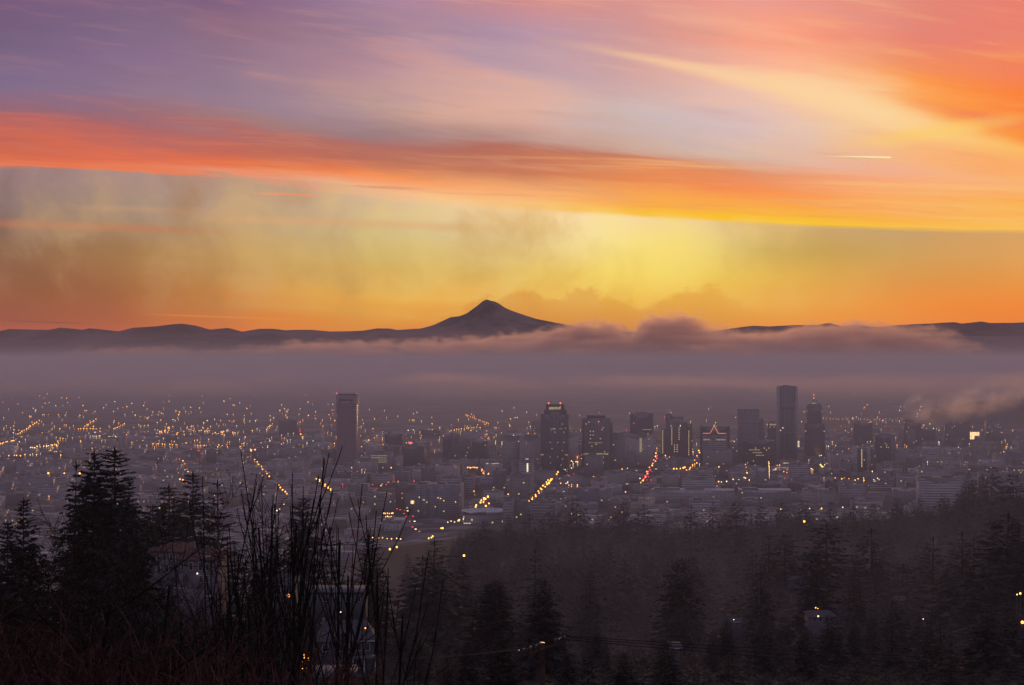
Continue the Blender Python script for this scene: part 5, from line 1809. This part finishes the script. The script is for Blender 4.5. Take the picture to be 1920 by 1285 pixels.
class House(Tower):
    def __init__(self, name, label, px0, px1, Y, ybase, turn=0.0, cat="house"):
        self.Y, self.pc = Y, (px0 + px1) / 2
        self.x = (self.pc - 960) / F * Y
        self.g = EYE - (ybase - HOR) / F * Y
        self.root = empty(name, (self.x, Y, self.g), -turn)
        tag(self.root, label, cat)
        self.w = (px1 - px0) / F * Y

    def gable(self, px0, px1, yeave, yridge, d0, d1, m, over=.35, axis='x', hip=0.0):
        """pitched roof; axis x: ridge runs across the view, y: gable end faces the viewer"""
        x0, x1, ze, zr = self.lx(px0) - over, self.lx(px1) + over, self.lz(yeave), self.lz(yridge)
        d0, d1 = d0 - over, d1 + over
        b = MB()
        th = .18
        if axis == 'x':
            ym = (d0 + d1) / 2
            h = hip * (x1 - x0) / 2
            A, B_, C_, D_ = (x0, d0, ze), (x1, d0, ze), (x1, d1, ze), (x0, d1, ze)
            P, Q = (x0 + h, ym, zr), (x1 - h, ym, zr)
            b.quad(A, B_, Q, P); b.quad(C_, D_, P, Q); b.tri(B_, C_, Q); b.tri(D_, A, P)
        else:
            xm = (x0 + x1) / 2
            A, B_, C_, D_ = (x0, d0, ze), (x1, d0, ze), (x1, d1, ze), (x0, d1, ze)
            h = hip * (d1 - d0) / 2
            P, Q = (xm, d0 + h, zr), (xm, d1 - h, zr)
            b.quad(B_, C_, Q, P); b.quad(D_, A, P, Q); b.tri(A, B_, P); b.tri(C_, D_, Q)
        b.quad((x0, d0, ze - th), (x0, d1, ze - th), (x1, d1, ze - th), (x1, d0, ze - th))
        for (p, q) in ((A, B_), (B_, C_), (C_, D_), (D_, A)):
            b.quad((p[0], p[1], p[2] - th), (q[0], q[1], q[2] - th), q, p)
        return b.build("roof", m, self.root)

    def window(self, px0, px1, y0, y1, d, m=None, frame=True):
        b = MB()
        w = self.box("window", m or M_win, px0, px1, y0, y1, d - .06, d + .05)
        if frame:
            e = .09
            x0, x1, z1, z0 = self.lx(px0), self.lx(px1), self.lz(y0), self.lz(y1)
            b.box(x0 - e, x1 + e, d - .1, d, z1, z1 + e)
            b.box(x0 - e, x1 + e, d - .14, d, z0 - e, z0)
            b.box(x0 - e, x0, d - .1, d, z0, z1)
            b.box(x1, x1 + e, d - .1, d, z0, z1)
            b.build("frame", M_trim, w)
        return w


v = House("villa", "mauve stucco villa with red tiled roofs and two chimneys behind the bare trees", 276, 414, 330, 1118, 0.12, "villa")
v.box("wall", M_stucco, 300, 350, 1030, None, -4, 5)
v.box("wall", M_stucco, 350, 414, 1042, None, -5.5, 5)
v.box("wall", M_stucco, 276, 301, 1040, None, -3, 5)
r1 = v.gable(300, 350, 1030, 1016, -4, 5, M_tile, .4, 'x', .45)
r2 = v.gable(350, 414, 1042, 1027, -5.5, 5, M_tile, .4, 'x', .3)
v.gable(276, 301, 1040, 1029, -3, 5, M_tile, .35, 'x', .3)
v.box("chimney", M_stucco, 306, 311, 1016, 1030, -1, .1, parent=r1)
v.box("chimney", M_stucco, 355, 363, 1017, 1040, 0, 1.4, parent=r2)
for (a, c, y0, y1, d) in ((306, 311, 1036, 1046, -4), (318, 323, 1036, 1047, -4), (330, 336, 1035, 1047, -4), (342, 346, 1038, 1047, -4), (357, 361, 1050, 1062, -5.5), (372, 378, 1049, 1062, -5.5), (390, 396, 1049, 1062, -5.5), (404, 409, 1050, 1062, -5.5),
                          (306, 312, 1056, 1068, -4), (322, 328, 1056, 1068, -4), (282, 288, 1048, 1060, -3), (392, 398, 1072, 1084, -5.5), (404, 409, 1072, 1084, -5.5)):
    v.window(a, c, y0, y1, d)


def arch_door(b):
    x0, x1, z0, zs = v.lx(361), v.lx(370), v.lz(1090), v.lz(1076)
    pts = [(x0, z0), (x1, z0)] + [((x0 + x1) / 2 + (x1 - x0) / 2 * math.cos(a), zs + (x1 - x0) / 2 * math.sin(a)) for a in [PI * i / 8 for i in range(9)]]
    for i in range(1, len(pts) - 1):
        b.tri((pts[0][0], -5.62, pts[0][1]), (pts[i][0], -5.62, pts[i][1]), (pts[i + 1][0], -5.62, pts[i + 1][1]))


v.shape("door", M_fence, arch_door)
v.box("gutter_trim", M_trim, 403, 414, 1035, 1036.5, -6.2, -5.9)
v.lamp("porch_lamp", 388, 1068, .16, G_white, -5.8)
v.box("terrace", M_stucco, 345, 405, 1095, None, -11, -5.6)
w_ = House("garden_wall", "pale garden wall stepping down the slope under the villa", 305, 400, 322, 1155, 0.12, "wall")
w_.box("wall_panel", M_stucco, 308, 348, 1104, None, 0, .4)
w_.box("wall_panel", M_stucco, 348.5, 398, 1118, None, 0, .4)
w_.box("coping", M_trim, 307, 348, 1103, 1104, -.1, .5)
w_.box("coping", M_trim, 348.5, 399, 1117, 1118, -.1, .5)

h = House("house", "grey gabled house with white trim and a porch behind the saplings", 590, 706, 240, 1262, -0.1)
h.box("wall", M_board, 600, 700, 1194, None, -3.5, 4)
h.gable(600, 700, 1194, 1163, -3.5, 4, M_slate, .4, 'x', .35)
h.box("gable_wall", M_board, 626, 662, 1192, None, -4.6, -3.5)
h.gable(626, 662, 1192, 1174, -4.6, -1, M_slate, .3, 'y')
h.box("fascia", M_trim, 662, 703, 1193.6, 1195.6, -4.1, -3.95)
for (a, c, y0, y1, d) in ((634, 642, 1196, 1210, -4.6), (646, 654, 1196, 1210, -4.6), (668, 676, 1200, 1212, -3.5), (684, 692, 1200, 1212, -3.5), (606, 616, 1201, 1213, -3.5), (668, 678, 1228, 1244, -3.5)):
    h.window(a, c, y0, y1, d)
h.box("porch_roof", M_paleroof, 660, 704, 1220, 1222.5, -6.2, -3.5)
for px in (662, 682, 702):
    h.box("porch_post", M_trim, px - .7, px + .7, 1222.5, None, -6.1, -5.9)
h.box("chimney", M_stucco, 604, 610, 1160, 1185, 0, .9)
h = House("garage", "low garage with a pale flat roof below the grey gabled house", 585, 672, 205, 1300, -0.1, "garage")
h.box("wall", M_board, 588, 668, 1262, None, -3, 4)
h.box("roof", M_paleroof, 585, 671, 1259, 1262, -3.4, 4.4)
h.box("door", M_trim, 600, 632, 1270, 1296, -3.12, -2.95)
h.window(645, 656, 1270, 1282, -3)
h = House("house", "dark-roofed house with a bright white eave beside the sapling thicket", 476, 556, 300, 1135, 0.05)
h.box("wall", M_board, 482, 552, 1092, None, -3.5, 4)
h.gable(482, 552, 1092, 1076, -3.5, 4, M_slate, .5, 'x', .1)
h.box("fascia", M_trim, 503, 524, 1078, 1081, -4.3, -4.15)
for a in (490, 508, 526, 540):
    h.window(a, a + 7, 1098, 1110, -3.5)
h = House("house", "long low house with a flat pale roof between the saplings", 575, 690, 330, 1124, 0.0)
h.box("wall", M_board, 580, 686, 1106, None, -4, 4)
h.box("roof", M_paleroof, 576, 690, 1103, 1106, -4.8, 4.6)
for a in (590, 610, 632, 652, 670):
    h.window(a, a + 9, 1112, 1122, -4)
h = House("house", "pale lit house glimpsed between the southern firs", 1512, 1563, 400, 1175, 0.0)
h.box("wall", M_stucco, 1514, 1561, 1152, None, -4, 4)
h.gable(1514, 1561, 1152, 1144, -4, 4, M_slate, .4, 'x', .3)
for a in (1519, 1530, 1541, 1551):
    h.window(a, a + 5, 1154, 1161, -4)
h.lamp("porch_lamp", 1528, 1150.5, .22, G_yel, -4.3)
h.lamp("porch_lamp", 1526, 1137, .16, G_warm, -2.4)
h.lamp("porch_lamp", 1530, 1138.5, .12, G_warm, -2.4)
for (a, c, yt, yb, Y, lab) in ((1368, 1388, 1158, 1172, 430, "small house with a pale roof strip in the southern hollow"), (1484, 1510, 1080, 1094, 640, "low house with pale eave under the slender fir"), (1678, 1694, 1117, 1128, 520, "tiny pale house low between the southern firs"),
                               (1258, 1272, 1205, 1240, 280, "narrow pale house end beyond the third young fir")):
    h = House("house", lab, a, c, Y, yb)
    b_ = MB()
    h.box("wall", M_board, a, c, yt + 5, None, -3, 3)
    h.box("foundation", M_fence, a, c, yb, yb + 60, -2.9, 2.9)
    h.gable(a, c, yt + 5, yt, -3, 3, M_slate, .5, 'x', .1)
    h.box("fascia", M_trim, a + 2, c - 2, yt + 4.4, yt + 5.4, -3.7, -3.55)
    h.window(a + (c - a) * .2, a + (c - a) * .38, yt + 7, yt + 11, -3)
    h.window(a + (c - a) * .6, a + (c - a) * .78, yt + 7, yt + 11, -3)


# lamps on the slope
def near_lamp(px, py, Y, c, r, label, hp=5.0):
    p = at(px, py, Y)
    o = empty("lamp_post", (p.x, p.y, p.z - hp))
    b = MB()
    b.tube([(0, 0, -1.5), (0, 0, hp - r)], .06, 6)
    b.build("post", M_pole, o)
    b = MB()
    b.ball((0, 0, hp), r, 0, 10)
    b.build("lamp_globe", LG[c][0], o)
    return tag(o, label, "lamp post")


near_lamp(638, 1148, 250, 'v', .16, "bright white lamp between the sapling trunks")
near_lamp(1508, 978, 900, 'w', .62, "single orange lamp above the southern wood")
near_lamp(1917, 1167, 300, 'w', .30, "orange lamp at the picture's right edge", 4)
near_lamp(1913, 1113, 400, 'y', .28, "yellow lamp high at the picture's right edge", 4)
near_lamp(1907, 1115, 400, 'y', .18, "fainter lamp beside the yellow lamp at the edge", 4)
near_lamp(870, 1042, 900, 'y', .7, "lone yellow lamp over the hollow before the stadium", 8)
near_lamp(731, 1030, 1250, 'y', .9, "yellow lamp at the end of the red-lit avenue", 8)
near_lamp(744, 1026, 1250, 'w', .8, "orange lamp at the end of the red-lit avenue", 8)
near_lamp(685, 1178, 230, 'w', .10, "tiny orange lamp beside the grey gabled house", 2)
near_lamp(1281, 1129, 560, 'v', .14, "tiny white lamp in the middle of the hollow", 4)
near_lamp(1376, 1162, 425, 'v', .13, "white lamp by the pale roof strip", 3)
near_lamp(1731, 1161, 415, 'v', .14, "white lamp low among the southern firs", 3)
# wreath and light string
b = MB()
for k in range(16):
    a = 2 * PI * k / 16
    b.ball((math.cos(a) * .2, 0, math.sin(a) * .2), .055, 0, 6)
p = at(541, 1117, 240)
o = empty("light_wreath", p)
b.build("bulb_ring", LG['o'][0], o)
b = MB()
b.tube([(math.cos(2 * PI * k / 16) * .2, 0.02, math.sin(2 * PI * k / 16) * .2) for k in range(17)], .02, 5)
b.tube([(0, 0.05, -.2), (0, 0.05, -6.0)], .04, 5)
b.build("wire_frame", M_steel, o)
tag(o, "ring of small orange lights on a stake among the saplings", "lights")
p = at(575, 1245, 160)
o = empty("lit_bush", p)
q = random.Random(3)
b = MB()
for k in range(34):
    b.ball((q.uniform(-.45, .45), q.uniform(-.4, .1), q.uniform(-1.1, .95)), q.uniform(.02, .05), 0, 6)
b.build("light_string", LG['w'][0], o)
V, Q, tb = conifer_mesh(60, 3.2, .9, 20, 5, 6, base=.02)
cr_ = link("crown", mesh_np("crown", np.array(V), np.array(Q), [M_needle]), o)
cr_.location = (0, .6, -1.9)
tag(o, "bush wound with warm orange light strings near the grey gabled house", "bush")

# ------------------------------------------------------------------ power pole and its wires
M_polew = mat("creosoted_pole", (0.075, 0.035, 0.028), 0.9, 0.4, 4.0, 0.1)
M_ins = mat("grey_porcelain", (0.10, 0.10, 0.11), 0.35, 0.1, 2.0, 0.5)
PY = 84.0
pt = at(1016, 1207, PY)
pole = empty("power_pole", (pt.x, PY, gz(pt.x, PY) - .3))
zz = pt.z - pole.location.z
b = MB()
b.tube([(0, 0, 0), (0, 0, zz * .5), (0, 0, zz)], [.19, .17, .15], 10)
b.build("pole", M_polew, pole)
b = MB()
b.tube([(0, 0, zz), (0, 0, zz + .05)], [.165, .15], 10)
b.build("pole_cap", M_ins, pole)
A = at(970, 1232, PY - .5) - Vector(pole.location)
Bq = at(1060, 1204, PY + .6) - Vector(pole.location)
b = MB()
d = (Bq - A)
n_ = d.normalized()
for s_ in (-.12, .12):
    off = Vector((0, s_ * 1.6, 0))
    b.tube([A + off, Bq + off], .06, 4)
arm = b.build("crossarm", M_polew, pole)
b = MB()
b.tube([A.lerp(Bq, .2) + Vector((0, -.2, -.05)), Vector((0, -.2, zz - 1.0))], .03, 4)
b.tube([A.lerp(Bq, .8) + Vector((0, -.2, -.05)), Vector((0, -.2, zz - .9))], .03, 4)
b.build("arm_brace", M_steel, pole)
INS = []
for f in (.03, .14, .27, .40, .80, .90, .985):
    c = A.lerp(Bq, f)
    b = MB()
    b.tube([c, c + Vector((0, 0, .12)), c + Vector((0, 0, .14)), c + Vector((0, 0, .22)), c + Vector((0, 0, .24)), c + Vector((0, 0, .34))], [.03, .03, .085, .07, .09, .04], 8)
    b.build("insulator", M_ins, arm)
    INS.append(Vector(pole.location) + c + Vector((0, 0, .33)))
for f in (.05, .20, .86):
    c = A.lerp(Bq, f)
    b = MB()
    b.tube([c + Vector((0, -.3, .32)), c + Vector((.04, -.34, -.22))], .035, 6)
    b.tube([c + Vector((0, -.3, .3)), c + Vector((-.16, -.36, .34)), c + Vector((-.2, -.34, .05))], .012, 4)
    b.build("fuse_cutout", M_ins, arm)
tag(pole, "reddish wooden power pole with a tilted crossarm and insulators", "power pole")
M_wire = mat("cable_black", (0.015, 0.015, 0.017), 0.6)
for (i0, e, Ye, lab) in ((6, (2060, 1246), 92, "top wire running from the pole's far arm end"), (5, (2060, 1262), 90, "second wire running from the pole's crossarm"), (4, (2060, 1276), 88, "lowest wire running from the pole's crossarm")):
    s0, e0 = INS[i0], at(*e, Ye)
    b = MB()
    n = 24
    b.tube([s0.lerp(e0, k / n) - Vector((0, 0, 4 * .12 * (k / n) * (1 - k / n))) for k in range(n + 1)], .021, 5)
    o = b.build("power_line", M_wire)
    tag(o, lab + " toward the southern firs", "power line", "power lines at the pole")
for (i0, e, Ye, lab) in ((0, (560, 1206), 175, "faint wire sagging from the pole toward the saplings"), (1, (560, 1214), 172, "second faint wire sagging from the pole toward the saplings"), (3, (560, 1221), 170, "lowest faint wire sagging from the pole toward the saplings")):
    s0, e0 = INS[i0], at(*e, Ye)
    b = MB()
    n = 24
    b.tube([s0.lerp(e0, k / n) - Vector((0, 0, 4 * .9 * (k / n) * (1 - k / n))) for k in range(n + 1)], .017, 5)
    tag(b.build("power_line", M_wire), lab, "power line", "power lines at the pole")
HAZE_TOP = 46.0
HAZE_D = 0.00012
HAZE_C = (0.82, 0.78, 0.89)
HAZE_G = 0.17

# ------------------------------------------------------------------ steam rising from roofs and chimneys
def steam(label, px, py, Y, rx, ry, tilt, dens, seed, nscale=2.2, lo=.42, col=(1.0, 0.86, 0.78)):
    m = bpy.data.materials.new("steam_vapour")
    m.use_nodes = True
    N = NT(m.node_tree)
    N.n.clear()
    o = N.new('ShaderNodeOutputMaterial')
    v = N.new('ShaderNodeVolumePrincipled')
    tc = N.new('ShaderNodeTexCoord')
    P = tc.outputs['Object']
    x, y, z = N.sep(P)[:3]
    r = N.m('SQRT', N.add(N.add(N.mul(x, x), N.mul(y, y)), N.mul(z, z)))
    k = rx / ry
    n = N.noise(N.vec(N.m('MULTIPLY_ADD', x, k * .6, seed), N.add(y, seed), z), nscale, 5, .6)
    d = N.mul(N.step(r, 1.0, .15), N.step(n, lo, lo + .28))
    N.l.new(N.mul(d, dens), v.inputs['Density'])
    v.inputs['Color'].default_value = (*col, 1)
    v.inputs['Anisotropy'].default_value = 0.65
    N.l.new(v.outputs[0], o.inputs['Volume'])
    m.cycles.volume_step_rate = 0.45
    b = MB()
    b.box(-1, 1, -1, 1, -1, 1)
    ob = b.build("steam_plume", m)
    ob.location = at(px, py, Y)
    ob.scale = (up_px(rx, Y), up_px(min(rx, ry) * 1.0, Y), up_px(ry, Y))
    ob.rotation_euler = (0, -R(tilt), 0)
    tag(ob, label, "steam", "steam plumes over the city")
    return ob


steam("long rosy steam plume drifting off to the south above the butte", 1835, 752, 3900, 170, 40, 13, .022, 3.0, 1.4, .38)
steam("curling foot of the long rosy steam plume", 1722, 764, 3850, 34, 36, 24, .024, 8.0, 1.7, .42)
steam("small steam puff below the pyramid-crowned tower", 1533, 848, 2740, 10, 17, 10, .035, 11.0, 1.6)
steam("steam wisp in front of the grey apartment tower", 1799, 829, 3050, 9, 13, 15, .035, 12.0, 1.6)
steam("steam cloud rising from the trees below the avenue", 1216, 938, 2120, 15, 24, -25, .03, 13.0, 1.6)
steam("steam wisps over the pale stone block's roof", 706, 826, 2880, 20, 26, 20, .018, 14.0, 2.2)
steam("thin steam on the slim dark tower's roof", 841, 808, 3090, 8, 11, 25, .035, 15.0, 1.5)
steam("steam on the arched brick tower's chimney", 1256, 771, 2800, 6, 8, 10, .05, 16.0, 1.4)
steam("steam beside the pale stone blocks", 800, 852, 2780, 8, 16, 5, .025, 17.0, 1.6)
steam("steam puff on the pale-piered block's roof", 1613, 828, 2740, 6, 11, 10, .035, 18.0, 1.5)

# ------------------------------------------------------------------ clouds lying along the foot of the ranges, beyond the haze
def cloud_mat(name, top_pts, x0, x1, zlo, zhi, dens, color, edge, namp, nscale, aniso=0.35, seed=0.0, foot=5.0, rate=0.16):
    m = bpy.data.materials.new(name)
    m.use_nodes = True
    N = NT(m.node_tree)
    N.n.clear()
    o = N.new('ShaderNodeOutputMaterial')
    v = N.new('ShaderNodeVolumePrincipled')
    geo = N.new('ShaderNodeNewGeometry')
    x, y, z = N.sep(geo.outputs['Position'])[:3]
    top = N.curve(x, top_pts, x0, x1, zlo, zhi)
    mp = N.new('ShaderNodeMapping')
    mp.inputs['Location'].default_value = (seed, seed * 1.7, 0)
    mp.inputs['Scale'].default_value = (nscale, nscale * 0.5, nscale * 1.6)
    N.l.new(geo.outputs['Position'], mp.inputs[0])
    n = N.noise(mp.outputs[0], 1.0, 7, 0.64)
    h = N.m('MULTIPLY_ADD', N.sub(n, 0.5), namp, N.sub(top, z))
    d = N.mul(N.step(h, 0.0, edge), N.step(N.m('MULTIPLY_ADD', N.sub(n, 0.5), -foot * 1.3, z), zlo + 1.0 + foot * .3, zlo + 1.0 + foot * 1.3))
    ends = N.mul(N.step(x, x0, x0 + (x1 - x0) * 0.04), N.step(x, x1, x1 - (x1 - x0) * 0.04))
    d = N.mul(N.mul(d, ends), N.step(n, 0.25, 0.75, 0.35, 1.3, 'LINEAR'))
    mp2 = N.new('ShaderNodeMapping')
    mp2.inputs['Location'].default_value = (seed * 3.1, 4.0, seed)
    mp2.inputs['Scale'].default_value = (nscale * 0.35, nscale * 0.25, nscale * 2.2)
    N.l.new(geo.outputs['Position'], mp2.inputs[0])
    d = N.mul(d, N.step(N.noise(mp2.outputs[0], 1.0, 4, 0.55), 0.36, 0.64, 0.05, 1.9))
    N.l.new(N.mul(d, dens), v.inputs['Density'])
    v.inputs['Color'].default_value = (*color, 1)
    v.inputs['Anisotropy'].default_value = aniso
    N.l.new(v.outputs[0], o.inputs['Volume'])
    m.cycles.volume_step_rate = rate
    return m


def cloud_bank(name, label, tops, Y0, Y1, zfloor, dens, color, edge_px, amp_px, nscale, aniso=0.35, seed=0.0, foot=5.0, rate=0.16):
    Ym = (Y0 + Y1) / 2
    pts = [((px - 960) / F * Ym, EYE + (HOR - py) / F * Ym) for px, py in tops]
    x0, x1 = pts[0][0], pts[-1][0]
    zhi = max(p[1] for p in pts) + up_px(amp_px * 0.6, Ym)
    if Y1 < 24000:
        zhi = min(zhi, EYE + HAZE_TOP - 3)
    b = MB()
    b.box(x0, x1, Y0, Y1, zfloor, zhi)
    m = cloud_mat(name + "_vapour", pts, x0, x1, zfloor - 1, zhi, dens, color, up_px(edge_px, Ym), up_px(amp_px, Ym), nscale, aniso, seed, foot, rate)
    o = b.build(name, m)
    o["label"] = label
    return stuff(o)


cloud_bank("cloud_bank", "rosy cloud bank lying along the foot of the ranges",
           [(-60, 668), (120, 662), (250, 650), (360, 656), (480, 652), (620, 640), (760, 640), (900, 632), (1000, 622), (1060, 610), (1130, 602), (1185, 622), (1215, 592), (1285, 588), (1315, 612), (1400, 622),
            (1500, 612), (1600, 604), (1700, 612), (1770, 634), (1830, 662), (1980, 660)], 25000.0, 29000.0, EYE - 60, 0.0012, (0.96, 0.69, 0.58), 18, 84, 0.0038, 0.6, 0.0, 230.0)
cloud_bank("fog_bank", "low warm fog bank lying over the far side of the city",
           [(-500, 712), (-60, 712), (100, 702), (300, 714), (480, 700), (650, 708), (800, 698), (1000, 704), (1150, 696), (1300, 702), (1450, 694), (1600, 700), (1750, 695), (1860, 700), (1980, 696), (2420, 700)], 5600.0, 10800.0, 30.0, 0.00075, (0.97, 0.69, 0.56), 34, 60, 0.0030, 0.6, 5.0, 95.0, 0.2)
cloud_bank("valley_mist", "thin mist lying in the wooded hollow",
           [(-300, 1010), (300, 1030), (700, 1030), (850, 1020), (1000, 1005), (1200, 1000), (1400, 985), (1600, 960), (1750, 950), (1900, 940), (2300, 940)], 780.0, 1280.0, 40.0, 0.0003, (0.82, 0.80, 0.92), 60, 60, 0.012, 0.2, 9.0, 5.0, 0.4)
cloud_bank("valley_mist", "faint mist between the firs below the viewpoint",
           [(-300, 1190), (300, 1190), (760, 1170), (900, 1150), (1100, 1130), (1300, 1130), (1500, 1140), (1700, 1130), (1900, 1120), (2300, 1120)], 330.0, 520.0, 90.0, 0.0005, (0.82, 0.80, 0.92), 50, 50, 0.02, 0.2, 19.0, 5.0, 0.4)

# ------------------------------------------------------------------ valley haze: one closed box of even density
def volume_mat(name, density, color, aniso=0.0):
    m = bpy.data.materials.new(name)
    m.use_nodes = True
    N = NT(m.node_tree)
    N.n.clear()
    o = N.new('ShaderNodeOutputMaterial')
    v = N.new('ShaderNodeVolumePrincipled')
    v.inputs['Color'].default_value = (*color, 1)
    v.inputs['Density'].default_value = density
    v.inputs['Anisotropy'].default_value = aniso
    N.l.new(v.outputs[0], o.inputs['Volume'])
    m.cycles.homogeneous_volume = True
    return m


hz = MB()
hz.box(-16200, 16200, -320, 24600, -3.0, EYE + HAZE_TOP)
stuff(hz.build("haze", volume_mat("haze_air", HAZE_D, HAZE_C, HAZE_G)))
